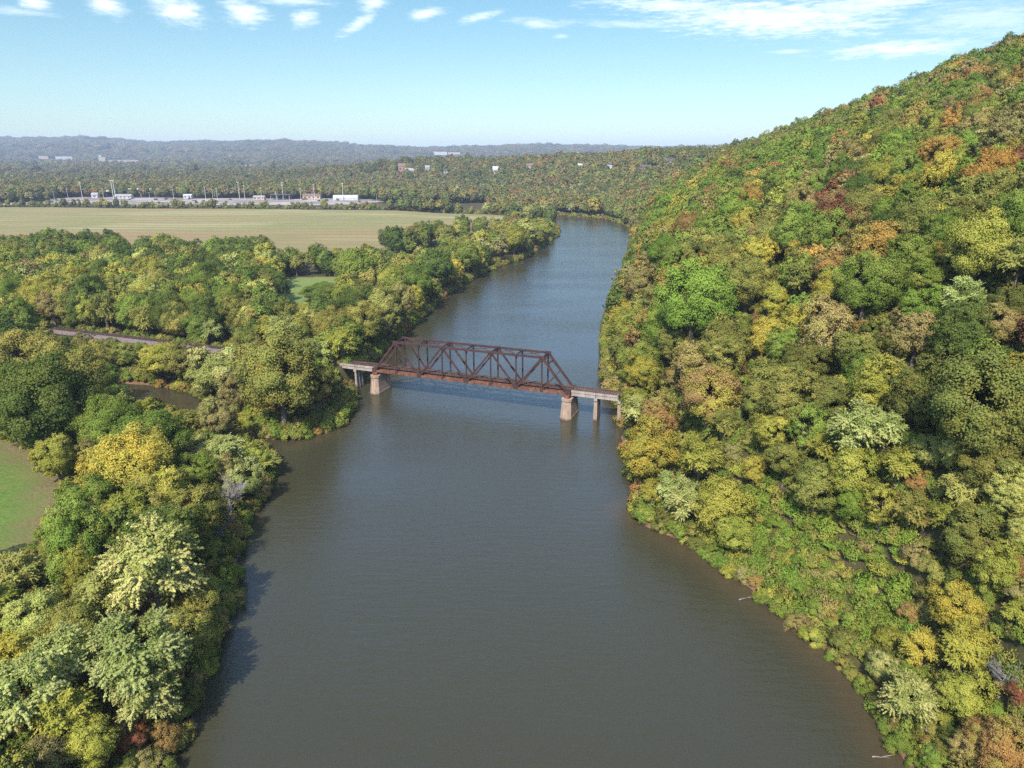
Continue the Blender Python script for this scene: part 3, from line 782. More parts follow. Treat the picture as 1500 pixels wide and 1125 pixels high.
HAND = [
    (-51.3, 86.9, 14.5, 's', 'plume'), (-59, 86.8, 8.3, 'p', 'plume'), (-45.7, 71.1, 12.4, 's', 'plume'), (-44, 68.6, 8.3, 's', 'plume'), (-55.4, 71.6, 9.2, 's', ''), (-55.1, 64, 10, 's', 'plume'),
    (-63.2, 74.3, 7.4, 'G', ''), (-64.7, 81.1, 7.9, 'p', ''), (-75, 92.1, 8.2, 'p', ''), (-45.2, 81.6, 6.6, 'o', ''), (-49.9, 86.9, 2.8, 'R', 'small'), (-44.4, 65.2, 3.3, 'R', 'small'),
    (-51.1, 64.4, 7.4, 'y', ''), (-46.9, 61.8, 5.3, 'y', ''), (-50.3, 58.9, 5.8, 't', ''), (-54.9, 61.1, 4.5, 'g', ''), (-46.6, 88.1, 6.1, 'o', ''), (-48.1, 95.5, 4.5, 'y', ''),
    (-72.8, 102.2, 5.6, 'y', ''), (-63.9, 111.1, 8.4, 'o', ''), (-138.5, 192.2, 20, 'o', ''), (-102.2, 144.7, 20, 'd', ''), (-110.2, 166.5, 17, 'o', ''), (-114, 152.3, 11.8, 'd', ''),
    (-110.3, 180.5, 11.4, 'g', ''), (-88.2, 143.9, 13.5, 'g', ''), (-77.7, 139.3, 15.9, 'g', ''), (-96.4, 173.7, 7.1, 'y', ''), (-80.3, 160.6, 8.3, 'o', ''), (-65.3, 145.9, 11.4, 's', 'plume'),
    (-60, 135.4, 8.6, 's', 'plume'), (-56.9, 143.7, 10.6, 'o', ''), (-57, 142.4, 6.4, 'y', ''), (-57.6, 129.4, 6.6, 't', ''), (-54.8, 123.2, 7.7, 'n', ''), (-55.4, 129.8, 8.3, 's', ''),
    (53.4, 60.4, 5.6, 'r', ''), (51.3, 62.7, 3.9, 't', ''), (-52.6, 113, 6.3, 'n', ''), (-70.7, 121.3, 14.1, 'G', ''), (-81, 126, 8.3, 'G', ''), (-94.4, 133.4, 8.5, 'y', ''),
    (-75, 112.2, 10.3, 'g', ''), (-66, 108, 10.5, 'y', ''), (-63.2, 115.1, 9.9, 'y', ''), (-62.2, 126, 8.3, 'g', ''), (-55, 110.1, 9, 'o', ''), (-83.5, 117.1, 3.3, 'O', 'small'),
    (-75.8, 106.7, 4.9, 'y', ''), (-123.4, 162.6, 3.7, 'G', 'small'), (-82.6, 190.9, 17.2, 's', ''), (-75, 180.7, 9.3, 't', ''), (-58.2, 168.1, 20, 'h', 'round'), (-51.7, 176.2, 11.2, 'h', ''),
    (-74, 220.3, 11, 's', ''), (-73, 247.3, 10.3, 'p', 'tall'), (-108.6, 210.7, 12.5, 'y', ''), (-101.4, 207.5, 12, 'o', ''), (-131.2, 215.2, 13, 'o', ''), (-82.8, 212.6, 10.7, 'o', ''),
    (-67.5, 210.3, 9.5, 'o', ''), (-123.5, 217.4, 8.7, 'o', ''), (-103.4, 222, 8, 'o', ''), (-48.8, 260.4, 15.9, 'p', ''), (-52.8, 245.4, 14.6, 'o', ''), (-45.6, 287.3, 11.9, 't', ''),
    (-38.9, 355.7, 17.2, 'd', ''), (-45.2, 391.3, 17, 'g', ''), (-44.3, 318.1, 15.5, 'g', ''), (-35, 367.1, 14.2, 'y', ''), (-25.4, 407.7, 17, 'g', ''), (-17.6, 456.9, 11.4, 's', ''),
    (-7.6, 465.7, 13.4, 't', ''), (1.4, 487.4, 16.8, 'y', ''), (10.2, 534.4, 17, 'p', ''), (22.3, 563.5, 17, 'y', ''), (16.3, 573.3, 17, 'y', ''), (27.9, 689.1, 17, 'y', ''),
    (-74.7, 340, 19.7, 'g', ''), (-87, 320.3, 18.7, 'g', ''), (-103.3, 287, 12.4, 'p', ''), (-107.9, 277.9, 10.9, 'O', 'small'), (-154.2, 291.9, 12.9, 'p', ''), (-74.7, 242, 9.6, 'o', ''),
    (-65.2, 276.5, 13.6, 'g', ''), (-54.1, 316.6, 13.6, 'y', ''), (-38.9, 335.6, 9.8, 'o', ''), (-52.5, 209.6, 9.7, 'y', ''), (-58.1, 206.3, 8.3, 'p', ''), (35, 179.7, 9.5, 'G', ''),
    (33.2, 165.3, 12.7, 's', 'plume'), (42.5, 143.5, 13, 'm', ''), (33.8, 152.6, 9.5, 'r', ''), (29, 137.4, 11.6, 'G', ''), (32.7, 118.4, 8.2, 's', 'plume'), (30.6, 122.5, 7.2, 's', ''),
    (27.7, 124.6, 5.4, 'G', ''), (37.1, 127.1, 9.4, 'y', ''), (37.8, 113.7, 9.8, 'y', ''), (45.4, 120.3, 5.4, 'G', ''), (39.4, 109.5, 6.6, 'y', ''), (60, 159.4, 9, 'G', 'round'),
    (63.5, 139.2, 12.1, 't', ''), (66.4, 158, 9.5, 'G', ''), (51.8, 123.8, 10.3, 'o', ''), (49.1, 133.8, 7, 'o', ''), (63, 115.5, 9, 'y', ''), (61.5, 125.8, 5.5, 'y', ''),
    (57.1, 107.9, 9.7, 's', ''), (60.8, 106.3, 6.7, 's', ''), (74.1, 125.5, 9.9, 't', ''), (77.4, 116.7, 9.4, 'd', ''), (77.9, 111.4, 6.8, 'd', ''), (85.1, 119.5, 7.2, 't', ''),
    (79.9, 106.7, 5.5, 'G', ''), (65.8, 92.4, 14.5, 'k', ''), (65.7, 105.8, 9.4, 'k', ''), (63.3, 89.2, 6, 'p', ''), (63.1, 97.8, 5.2, 'p', ''), (65.2, 93.4, 6.2, 'p', ''),
    (60.3, 99.1, 6.4, 'y', ''), (61.5, 88.8, 4.9, 'y', ''), (55.1, 104, 8.9, 'y', ''), (51.4, 107.4, 8.1, 'o', ''), (65.9, 83.9, 5.5, 'p', ''), (65, 79.4, 3.7, 'p', ''),
    (61.6, 83.6, 8.3, 'k', ''), (61.9, 77.3, 5.4, 'y', ''), (58.2, 78.3, 6.3, 'G', ''), (56.5, 72.9, 6.8, 'G', ''), (53.9, 76.9, 5.6, 'G', ''), (48.8, 69.9, 7.4, 's', 'plume'),
    (49.6, 77.9, 4.2, 's', ''), (53.6, 67.8, 5.7, 'y', ''), (57.5, 67.5, 4.8, 'n', ''), (58, 65.2, 2.8, 'R', 'small'), (52.9, 62.7, 4.6, 'r', ''), (49.3, 115.9, 7.4, 'o', ''),
    (52.8, 116.6, 7.4, 'g', ''), (57.6, 81.9, 2.8, 't', 'small'), (50, 190.8, 20, 'b', 'round'), (66.5, 197.6, 13.6, 'o', ''), (50.6, 270.3, 13.8, 't', ''), (45.5, 304.9, 10.8, 'd', ''),
    (84.5, 211.5, 7.4, 'G', ''), (97, 194.6, 4.9, 'G', ''), (96.9, 154.4, 7.5, 'O', ''), (101.4, 152.6, 5.3, 'O', ''), (78.1, 154, 13.9, 'g', 'round'), (82, 139, 8.3, 'b', ''),
    (81.3, 122.8, 8.6, 'd', ''), (86.7, 133.6, 7.9, 's', ''), (68.6, 181.4, 9, 'G', ''), (70.3, 151.4, 9.1, 't', ''), (96.3, 277.6, 6.9, 'R', ''), (110, 188.7, 6.5, 'R', ''),
    (139.1, 252.1, 9.4, 'r', ''), (140.1, 239.2, 5.8, 'O', ''), (126.9, 210.5, 7.1, 'y', ''), (108, 267.8, 5.6, 'O', ''), (129.3, 419.3, 7.8, 'O', ''), (108, 548.2, 6.8, 'O', ''),
    (96.1, 402.6, 7.6, 'O', ''), (53, 173, 8.7, 'o', ''), (40.5, 228.7, 13.7, 'y', ''), (38.6, 240.8, 9.6, 'y', ''), (89.1, 123.9, 7.4, 'k', ''), (48.9, 154.4, 9.5, 'o', ''),
    (59.6, 135.8, 9.7, 'k', ''), (53.6, 141.2, 8.7, 'o', ''), (68.7, 101.6, 9.5, 'k', ''), (66.7, 131.3, 9.3, 'o', ''), (66.3, 116.9, 8.4, 'o', ''), (69.9, 90.8, 8.6, 'k', ''),
    (65.4, 88.2, 7.6, 'k', ''), (59.1, 93.2, 6.1, 'o', ''), (61, 71.6, 4.1, 'y', ''), (58.3, 122.2, 7.6, 'k', ''), (46.5, 176.3, 9.8, 'o', ''), (45.4, 191.8, 9.7, 'o', ''),
    (93.4, 825.3, 17, 'G', ''), (140.9, 1057.7, 9.9, 'O', ''), (193.6, 323.7, 4.7, 'O', ''), (55.8, 132.2, 8.2, 'o', ''), (64.5, 124.3, 7.7, 'g', ''), (-83.1, 169.9, 8.2, 'o', ''),
    (43.7, 134.6, 7, 'o', ''), (48.9, 122, 7.7, 'y', ''), (54, 113.1, 6, 'y', ''), (57.1, 97, 6.3, 'y', ''), (55, 101, 5.5, 'b', ''), (31.4, 167.7, 8, 's', 'plume'),
    (31.8, 168.2, 7, 'o', ''), (32.2, 173.6, 7.8, 'y', ''), (-71.9, 210.7, 9.7, 'o', ''), (-60.5, 203.6, 10.3, 's', 'tall'), (-76.8, 206, 10.4, 'o', ''), (-60.5, 186.1, 11.3, 'o', ''),
]

BRUSH = [(36, 116), (44, 94), (50, 82), (56, 84), (62, 96), (58, 112), (50, 120), (40, 124)]
rng = np.random.default_rng(7)
random.seed(7)
CP, SP = math.cos(R(PITCH)), math.sin(R(PITCH))
def project(x, y, z):
    dz = z - CAM_H
    dep = y * CP - dz * SP
    up = y * SP + dz * CP
    dep = np.where(np.abs(dep) < 1e-3, 1e-3, dep)
    return 750 + FPX * x / dep, 562.5 - FPX * up / dep, dep

def scatter(x0, x1, y0, y1, sp, j=.38):
    gx = np.arange(x0, x1, sp); gy = np.arange(y0, y1, sp * .87)
    A, B_ = np.meshgrid(gx, gy); A = A + (np.arange(len(gy)) % 2)[:, None] * sp * .5
    A = A.ravel() + rng.uniform(-j, j, A.size) * sp; B_ = B_.ravel() + rng.uniform(-j, j, B_.size) * sp
    return A, B_
def in_view(x, y, z, mu=330, mv=260):
    u, v, dep = project(x, y, z)
    mu = np.where(y < 220, 700, mu)
    return (dep > 12) & (u > -mu) & (u < 1500 + mu) & (v < 1125 + mv)
def blocked(x, y, gap=0.0):
    bl = river_sd(x, y) < 1.2
    for P_ in (HAY, MEADOW, CLEAR, LOT): bl |= inside(x, y, P_)
    a, c = track_d(x, y)
    bl |= (a > -24) & (np.abs(c) < 6.0) & (a < 420)
    bl |= (a > 118) & (a < 196) & (c > 4) & (c < 15)        # the track lies open to the river side here
    bl |= inside(x, y, BRUSH)
    return bl

# places that stay open to view from the river side: track, inlet, fields, banks, lots, houses
OPEN = [at_track(a, c, 8.0) for a in range(124, 206, 3) for c in (-2, 2.5)]
OPEN += [(x_, y_, 0) for x_, y_ in ((-93, 189), (-97, 193), (-101, 196), (-108, 199), (-114, 203), (-122, 206), (-112, 207), (-104, 201), (-60, 168), (-56, 169), (-50, 176), (-49, 186))]
OPEN += [(x_, y_, 4.5) for x_, y_ in ((-108, 335), (-104, 345), (-98, 350), (-112, 360), (-96, 365), (-106, 372), (-92, 340), (-112, 378), (-98, 380), (-100, 330), (-94, 352), (-118, 372), (-97, 321), (-104, 323), (-88, 334), (-90, 345), (-96, 314))]
OPEN += [(x_, y_, 4.5) for x_, y_ in ((-94, 106), (-90, 112), (-94, 122), (-98, 132), (-108, 142), (-116, 148), (-120, 135), (-104, 120))]
OPEN += [(x_, y_, 4.5) for x_, y_ in [(-447,624),(-438,624),(-429,624),(-421,627),(-414,630),(-401,633),(-388,636),(-363,624),(-339,613),(-314,579),(-290,545),(-296,576),(-302,608),(-291,605),(-281,602),(-260,578),(-239,554),(-233,570),(-227,587),(-214,587),(-202,587),(-181,547),(-161,508),(-153,506),(-145,504),(-135,514),(-126,524),(-113,522),(-100,520),(-90,503),(-80,486),(-74,495),(-68,504),(-62,522),(-57,540),(-46,574),(-35,608),(-22,661)]]
OPEN += [(x_, y_, 4.5) for x_, y_ in ((-8, 800), (-14, 780), (-10, 745), (-18, 800), (-30, 815))]
OPEN += [(x_, y_, 4.5) for y_ in (700, 760) for x_ in range(-540, -30, 20)]
for i in range(17, 34): OPEN += [tuple(RIVER[i] + (RIVER[i + 1] - RIVER[i]) * t + np.array((5.0, -1.0))) + (0,) for t in (0, .33, .66)]
for i in range(3, 9): OPEN += [tuple(RIVER[i] + (RIVER[i + 1] - RIVER[i]) * t + np.array((4.0, 0.0))) + (0,) for t in (0, .33, .66)]
for i in range(38, 52): OPEN += [tuple(RIVER[i] + (RIVER[i + 1] - RIVER[i]) * t + np.array((-3.0, 0.0))) + (0,) for t in (0, .33, .66)]
OPEN += [(-42, 205, 7), (-46, 206, 7), (-50, 207.5, 7), (-54, 209, 7), (-45, 206, 2), (-49, 207, 2), (20, 182, 7), (26, 180, 7), (24, 181, 3), (29, 179, 4), (32, 178, 7)]
SITES = [(-224, 1500), (-199, 1470), (-167, 1455), (-128, 1420), (-29, 1350), (32, 1313), (55, 1275), (112, 1206), (152, 1137), (189, 1050), (201, 1050), (226, 1030)]
N_OPEN_A = len(OPEN)
OPEN += [(x_ + d_, y_, H1(x_, y_) + z_) for x_, y_ in SITES for d_ in (-4, 3) for z_ in (4, 6.5)]
OPEN += [(221, 352, H1(221, 352) + 4.0), (230, 343, H1(230, 343) + 4.5)]
N_OPEN_B = len(OPEN)
OPEN += [(x_, y_, 7.0) for y_ in (1075, 1110) for x_ in range(-640, -190, 15) if math.sin(x_ * .031) + .7 * math.sin(x_ * .083) > -.5]
OPEN += [(-673, 1165, 9), (-645, 1165, 14), (-613, 1165, 16), (-577, 1165, 15)]
OP = np.array(OPEN, float); OU, OV, OD = project(OP[:, 0], OP[:, 1], OP[:, 2])
def hides(x, y, z, D, zs, bush=False):
    c_, h_ = (.45, .7) if bush else (1.42, 1.12)
    u, v, dep = project(x, y, z + c_ * zs * D / 2); ru = FPX * D / 2 / dep; rv = FPX * h_ * zs * D / 2 / dep
    out = np.zeros(len(x), bool)
    for k in range(len(OU)):
        out |= (OD[k] > dep + 1) & ((dep > OD[k] - (50 if k < N_OPEN_B - 2 else 16)) if N_OPEN_A <= k < N_OPEN_B else True) & (((OU[k] - u) / ru) ** 2 + ((OV[k] - v) / rv) ** 2 < 1)
    return out

cand = []          # x, y, crown diameter, look, shape
for t in HAND: cand.append((*t, True))
hx = np.array([t[0] for t in HAND]); hy = np.array([t[1] for t in HAND]); hd = np.array([t[2] for t in HAND])
def crowd(x, y, D, f=.40):
    ok = np.ones(len(x), bool)
    for i in range(len(hx)):
        ok &= np.hypot(x - hx[i], y - hy[i]) > f * (hd[i] + D)
    return ok

def mixed(x, y, h):
    """autumn mix that changes in drifts over the hillside and the flats"""
    n = len(x)
    p1 = wob(x, y, 23.0, 1.0); p2 = wob(x, y, 61.0, 3.0)
    q = rng.uniform(0, 1, n)
    right = x > np.interp(y, [0, 200, 400, 560, 700, 820], [50, 30, 60, 95, 118, 110])
    out = np.empty(n, object)
    tab_hill = (['b', 'g', 'd', 'o', 't', 'y', 'G', 'O', 'r', 'R', 'k'], np.array([.28, .19, .10, .14, .075, .06, .042, .040, .040, .016, .028]))
    tab_top = (['b', 'g', 'd', 'o', 't', 'y', 'O', 'r', 'k', 'R'], np.array([.16, .15, .12, .20, .10, .06, .05, .08, .06, .02]))
    tab_low = (['o', 'k', 'y', 'g', 'd', 't', 'G', 's', 'p', 'r'], np.array([.24, .20, .16, .12, .06, .08, .06, .035, .03, .015]))
    tab_left = (['g', 'd', 'o', 'y', 'G', 'p', 's', 't', 'k', 'r'], np.array([.24, .18, .24, .13, .04, .045, .035, .03, .05, .01]))
    tab_edge = (['d', 'g', 'o', 'y', 'k', 't'], np.array([.44, .26, .14, .06, .08, .02]))
    tab_far = (['d', 'g', 'o', 't', 'r', 'y', 'k', 'O', 's'], np.array([.20, .17, .20, .14, .07, .05, .12, .025, .025]))
    for i in range(n):
        if y[i] > 840: tb = tab_far
        elif right[i]: tb = tab_low if (h[i] < 16 and y[i] < 200) or y[i] < 95 else (tab_top if h[i] > 82 else tab_hill)
        else: tb = tab_edge if (y[i] > 385 and x[i] < -60 and y[i] < 520) else tab_left
        w = tb[1].copy()
        for k, nm in enumerate(tb[0]):
            if nm in 'GOrtRm': w[k] *= math.exp(1.1 * p1[i] + .5 * p2[i])
            if nm in 'bd': w[k] *= math.exp(-.9 * p2[i])
        w = np.cumsum(w / w.sum()); out[i] = tb[0][int(np.searchsorted(w, q[i]))]
    return out

def fill(x0, x1, y0, y1, sp, d0, d1, test=None, f=.40):
    x, y = scatter(x0, x1, y0, y1, sp)
    k = ~blocked(x, y)
    if test is not None: k &= test(x, y)
    x, y = x[k], y[k]
    h = height(x, y)
    k = in_view(x, y, h + 8); x, y, h = x[k], y[k], h[k]
    D = rng.uniform(d0, d1, len(x))
    k = crowd(x, y, D, f); x, y, h, D = x[k], y[k], h[k], D[k]
    lk = mixed(x, y, h)
    for i in range(len(x)): cand.append((x[i], y[i], D[i], lk[i], '', False))
fill(-330, 20, 20, 215, 6.4, 6.5, 11)
fill(-330, 10, 215, 640, 7.8, 8, 13.5)
fill(10, 330, 14, 130, 6.6, 6.5, 11)
fill(10, 330, 130, 330, 7.6, 7, 13.5)
fill(10, 420, 330, 640, 7.3, 6.5, 12)
fill(-700, 520, 640, 1010, 8.0, 7.5, 12, lambda x, y: ~((y > 872) & (x < -30)))
# hedge along the far side of the hay field
for i in range(330):
    x = -800 + i * 2.5 + random.uniform(-2, 2); y = float(np.interp(x, [-800, -650, -480, -299, -150, -40, -12], [955, 926, 912, 897, 876, 838, 812])) + random.uniform(1, 14)
    if x > -30: continue
    D = random.choice((3, 3.5, 4, 4.5, 5, 6, 7)) * random.uniform(.9, 1.2)
    cand.append((x, y, D, random.choice('goyyoyGkyt'), 'bush' if random.random() < .35 else '', False))
for i in range(60):
    cand.append((random.uniform(-690, -200), random.uniform(965, 1090), random.uniform(3, 5.5), random.choice('gokyd'), 'bush', False))
for x, y, D, l in ((-460, 955, 22, 'd'), (-700, 940, 24, 'd'), (-712, 930, 20, 'd'), (-735, 935, 24, 'd'), (-690, 925, 16, 'd'), (-575, 1000, 13, 'g'), (-330, 985, 15, 'y'), (-270, 990, 13, 'o'), (-395, 960, 13, 'k'), (-520, 1075, 14, 'g')):
    cand.append((x, y, D, l, 'round', False))
fill(-1250, 620, 1010, 1500, 10.5, 9, 15, None, .2)
for x, y, D, l in ((246, 420, 13, 'd'), (262, 405, 15, 'd'), (272, 388, 15, 'd'), (238, 440, 11, 'k'), (255, 428, 12, 'd'), (280, 396, 14, 'k'), (232, 470, 10, 'd'), (252, 396, 11, 'd')): cand.append((x, y, D, l, 'round', False))
for i in range(5, 8):          # dark old trees on the bluff edge behind the houses
    for t in np.arange(0, 1, .045):
        p = RIDGE[i] + (RIDGE[i + 1] - RIDGE[i]) * t
        if random.random() < .8: cand.append((p[0] + random.uniform(-5, 5), p[1] + random.uniform(8, 34), random.uniform(9, 15), random.choice('ddkgd'), 'round', False))
n_near = len(cand)

def shape_of(lk, sh, D=0):
    if D > 12.5 and sh not in ('plume', 'tall', 'bush', 'small') and lk not in 'spt': return random.choice(BY['big'])
    if sh == 'round' or sh == 'plume' or sh == 'tall' or sh == 'small' or sh == 'bush': return random.choice(BY[sh])
    if lk == 's': return random.choice(BY['plume'] + BY['round'][:1])
    if lk == 'p': return random.choice(BY['plume'] + BY['round'] + BY['tall'])
    if lk in 'yGo' and random.random() < .35: return random.choice(BY['plume'])
    if lk == 't': return random.choice(BY['sparse'] + BY['round'][:1])
    return random.choice(BY['round'] * 2 + BY['tall'] + BY['sparse'][:1])

cx = np.array([c[0] for c in cand], float); cy_ = np.array([c[1] for c in cand], float); cD = np.array([c[2] for c in cand], float)
ch = height(cx, cy_) - 0.15
cl_ = [c[3] for c in cand]
cs_ = [shape_of(c[3], c[4], c[2]) for c in cand]
czs = np.array([random.uniform(.92, 1.22) for _ in cand]); czs[:len(HAND)] = [random.uniform(.96, 1.08) for _ in HAND]
nh = len(HAND)
for _ in range(6):                 # kept low where they would stand in the way
    hd_ = hides(cx[:nh], cy_[:nh], ch[:nh], cD[:nh], czs[:nh]); czs[:nh][hd_] *= .86
hd_ = hides(cx, cy_, ch, cD, czs); hd_[:nh] = False
for i in np.nonzero(hd_)[0]:       # a low bush grows there instead, where that is low enough
    if cy_[i] < 330:
        cs_[i] = random.choice(BY['bush']); cD[i] *= .62; czs[i] = .9
is_b0 = np.array([VARIANTS[s][0] == 'bush' for s in cs_])
hd2 = hides(cx, cy_, ch, cD, czs, False) & ~is_b0 | (is_b0 & hides(cx, cy_, ch, cD, czs, True)); hd2[:nh] = False
kp = np.nonzero(~hd2)[0]
cand = [cand[i] for i in kp]; cs_ = [cs_[i] for i in kp]; cl_ = [cl_[i] for i in kp]
cx, cy_, cD, ch, czs = cx[kp], cy_[kp], cD[kp], ch[kp], czs[kp]
crot = rng.uniform(0, 6.283, len(cand))
def tints(lk):
    a, b_ = LOOKS[lk]
    v = LIFT * random.uniform(.84, 1.18); w = random.uniform(.92, 1.08)
    gm = .15 if lk in 'GOry' else 0
    b_ = tuple(p_ * (1 - gm) + q_ * gm for p_, q_ in zip(b_, LOOKS['g'][1]))
    return (a[0] * v * w, a[1] * v, a[2] * v * .72), (b_[0] * v * w, b_[1] * v, b_[2] * v * .75)
def mute(t, f, g):          # far woods greyed and dimmed: a hazier look put into the leaf colour
    return tuple(tuple((v * (1 - f) + w * f) * g for v, w in zip(c_, (.155, .135, .095))) for c_ in t)
ctint = [tints(l) for l in cl_]
for i in range(len(cl_)):
    k = float(np.interp(cy_[i], [420, 900, 1300], [0, .28, .40])) if cy_[i] > 420 else 0
    if k: ctint[i] = mute(ctint[i], k, 1 - .22 * k)
is_bush = np.array([VARIANTS[s][0] == 'bush' for s in cs_])

def visible_area(x, y, z, D, zs, bush):
    """pixels each crown shows in a coarse depth-sorted picture"""
    W_, H_ = 750, 563
    ids = np.full((H_, W_), -1, np.int32)
    cz_ = np.where(bush, .3, 1.55) * zs * D / 2; hz = np.where(bush, .85, 1.05) * zs * D / 2
    u, v, dep = project(x, y, z + cz_)
    ru = .92 * FPX * (D / 2) / dep; rv = .95 * FPX * hz / dep
    for i in np.argsort(-dep):
        a0, a1 = int((u[i] - ru[i]) / 2), int((u[i] + ru[i]) / 2) + 1; b0, b1 = int((v[i] - rv[i]) / 2), int((v[i] + rv[i]) / 2) + 1
        a0, b0, a1, b1 = max(a0, 0), max(b0, 0), min(a1, W_), min(b1, H_)
        if a1 <= a0 or b1 <= b0: continue
        gx = (np.arange(a0, a1) * 2 + 1 - u[i]) / max(ru[i], 1); gy = (np.arange(b0, b1) * 2 + 1 - v[i]) / max(rv[i], 1)
        mk = gx[None] ** 2 + gy[:, None] ** 2 <= 1
        ids[b0:b1, a0:a1][mk] = i
    return np.bincount(ids[ids >= 0], minlength=len(x)), u, v, dep
area, cu, cvv, cdep = visible_area(cx, cy_, ch, cD, czs, is_bush)
order = np.argsort(-area)
N_TREES = 300
solo = [int(i) for i in order if not is_bush[i]][:N_TREES]
rest = sorted(set(range(len(cand))) - set(solo))

# ------------------------------------------------------------------ telling trees apart: place words, then order inside the same look and place
def place_of(i):
    x, y, h = cx[i], cy_[i], ch[i]
    sd_ = float(river_sd(np.array([x]), np.array([y]))[0]); a, c = track_d(x, y)
    if x < np.interp(y, [0, 200, 400, 560, 700, 820], [10, -10, 10, 30, 70, 60]):
        if y < 76: return 'on the bank corner below the meadow'
        if y < 98: return 'between the meadow corner and the river'
        if y < 128: return 'beside the meadow on the river side'
        if y < 152: return 'between meadow top and inlet mouth' if x > -92 else 'along the upper meadow edge'
        if c < -7 or a < 60:
            if a > 190: return 'left of the inlet towards the railway'
            if x > -72: return 'on the point between inlet and bridge' if y > 163 else 'at the inlet mouth'
            return 'around the brown inlet' if sd_ < 16 else 'in the wood behind the inlet'
        if a > 60 and abs(c) < 24 and x < -66: return 'just beyond the railway track'
        if sd_ < 26 and y < 330: return 'on the left bank past the bridge'
        if sd_ < 30: return 'on the left bank by the hayfield'
        if y > 800: return 'behind the hayfield'
        if x > -128 and y < 400: return 'around the small grass clearing'
        if y > 360: return 'along the lower hayfield edge'
        return 'between the railway and the hayfield'
    if inside(np.array([x]), np.array([y]), BRUSH)[0]: return 'amid the brush on the right shore'
    if y < 84: return 'on the right bank by the driftwood'
    if y < 108: return 'behind the brushy right shore' if h < 14 else 'on the slope above the brushy shore'
    if sd_ < 14 and y < 150: return 'at the waterside beyond the brushy shore'
    if sd_ < 22 and y < 215: return 'at the right end of the bridge'
    if sd_ < 22: return 'along the right bank past the bridge'
    if h < 22: return 'on the flat right of the bridge' if y < 190 else 'at the hill foot past the bridge'
    if h < 48: return 'low on the hillside beside the bridge' if y < 190 else 'low on the hillside past the bridge'
    if h < 80: return 'halfway up the hillside'
    return 'high on the hillside under the ridge' if y < 420 else 'on the far ridge'
ORD = ['', 'second', 'third', 'fourth', 'fifth', 'sixth', 'seventh', 'eighth', 'ninth', 'tenth', 'eleventh', 'twelfth', 'thirteenth', 'fourteenth', 'fifteenth']
def ordinals(n):
    """names for n places counted from the left, turning to the right end after the middle"""
    if n == 1: return ['']
    if n == 2: return ['left one of two', 'right one of two']
    o = []
    for k in range(n):
        if k == 0: o.append('leftmost')
        elif k == n - 1: o.append('rightmost')
        elif k <= n // 2: o.append(ORD[k] + ' from left')
        else: o.append(ORD[n - 1 - k] + ' from right')
    return o
def make_labels(ids, phrase):
    groups = {}
    for i in ids: groups.setdefault((phrase(i), place_of(i)), []).append(i)
    lab = {}
    for (ph, pl), l in groups.items():
        med = float(np.median([cD[i] * FPX / cdep[i] for i in l]))
        parts = [l]
        if len(l) > 6: parts = [[i for i in l if cvv[i] < np.median([cvv[j] for j in l])], [i for i in l if cvv[i] >= np.median([cvv[j] for j in l])]]
        for k, g in enumerate(parts):
            row = '' if len(parts) == 1 else ('upper row ' if k == 0 else 'lower row ')
            g = sorted(g, key=lambda i: cu[i])
            for i, o in zip(g, ordinals(len(g))):
                lab[i] = ph + ' ' + pl + ((', ' + row + o) if (row or o) else '')
    return lab
lab = make_labels(solo, lambda i: PHRASE[cl_[i]])

# ------------------------------------------------------------------ the single trees: an Empty with crown and trunk
def put_tree(name, x, y, z, D, zs, rz, lod, var, tint, label, cat, group, bare=False):
    r = bpy.data.objects.new(name, None); C.objects.link(r)
    r.location = (x, y, z); r.rotation_euler = (0, 0, rz); r.scale = (D / 2, D / 2, D / 2 * zs); r.empty_display_size = .3
    tag(r, label, cat, group)
    if bare:
        o = bpy.data.objects.new('branches', BARE[var % 2]); C.objects.link(o); o.parent = r
        return r
    o = bpy.data.objects.new('crown', lod[var]); C.objects.link(o); o.parent = r
    o['tint'] = list(tint[0]); o['tint_b'] = list(tint[1])
    o = bpy.data.objects.new('trunk', TRUNK[var]); C.objects.link(o); o.parent = r
    return r
for i in solo:
    put_tree('bare_tree' if cl_[i] == 'n' else 'tree', cx[i], cy_[i], ch[i], cD[i], czs[i], crot[i], HI if cdep[i] < 330 else MID, cs_[i], ctint[i], lab[i],
             'tree', 'autumn trees along the river and on the hillside', cl_[i] == 'n')

# ------------------------------------------------------------------ bushes
bc = []
def bank_bushes(y0, y1, sp):
    Q = np.vstack([RIVER, RIVER[:1]])
    for i in range(len(RIVER)):
        p, q = Q[i], Q[i + 1]; L = float(np.hypot(*(q - p)))
        for k in range(int(L / sp)):
            t = (k + random.random()) / max(1, int(L / sp)); x, y = p + (q - p) * t
            if y < y0 or y > y1: continue
            nx_, ny_ = -(q - p)[1] / L, (q - p)[0] / L
            for s_ in (1, -1):
                d_ = random.uniform(-.8, 4.0)
                xx, yy = x + nx_ * d_ * s_, y + ny_ * d_ * s_
                if float(river_sd(np.array([xx]), np.array([yy]))[0]) > -.9: bc.append((xx, yy, random.uniform(2.4, 5.6) * (.78 if xx > 0 and yy < 116 else 1), random.choice('oyogkytgor')))
bank_bushes(50, 320, 1.1); bank_bushes(320, 900, 2.2)
x, y = scatter(30, 66, 76, 128, 1.05, .75)
k = inside(x, y, BRUSH) & (river_sd(x, y) > 1.6); x, y = x[k], y[k]
pb = wob(x, y, 5.0, 2.0)
for i in range(len(x)):
    bc.append((x[i], y[i], random.choice((1.1, 1.4, 1.8, 2.4, 3.2)) * random.uniform(.85, 1.15), random.choice('bgbyob' if pb[i] > -.1 else 'gyotgb')))
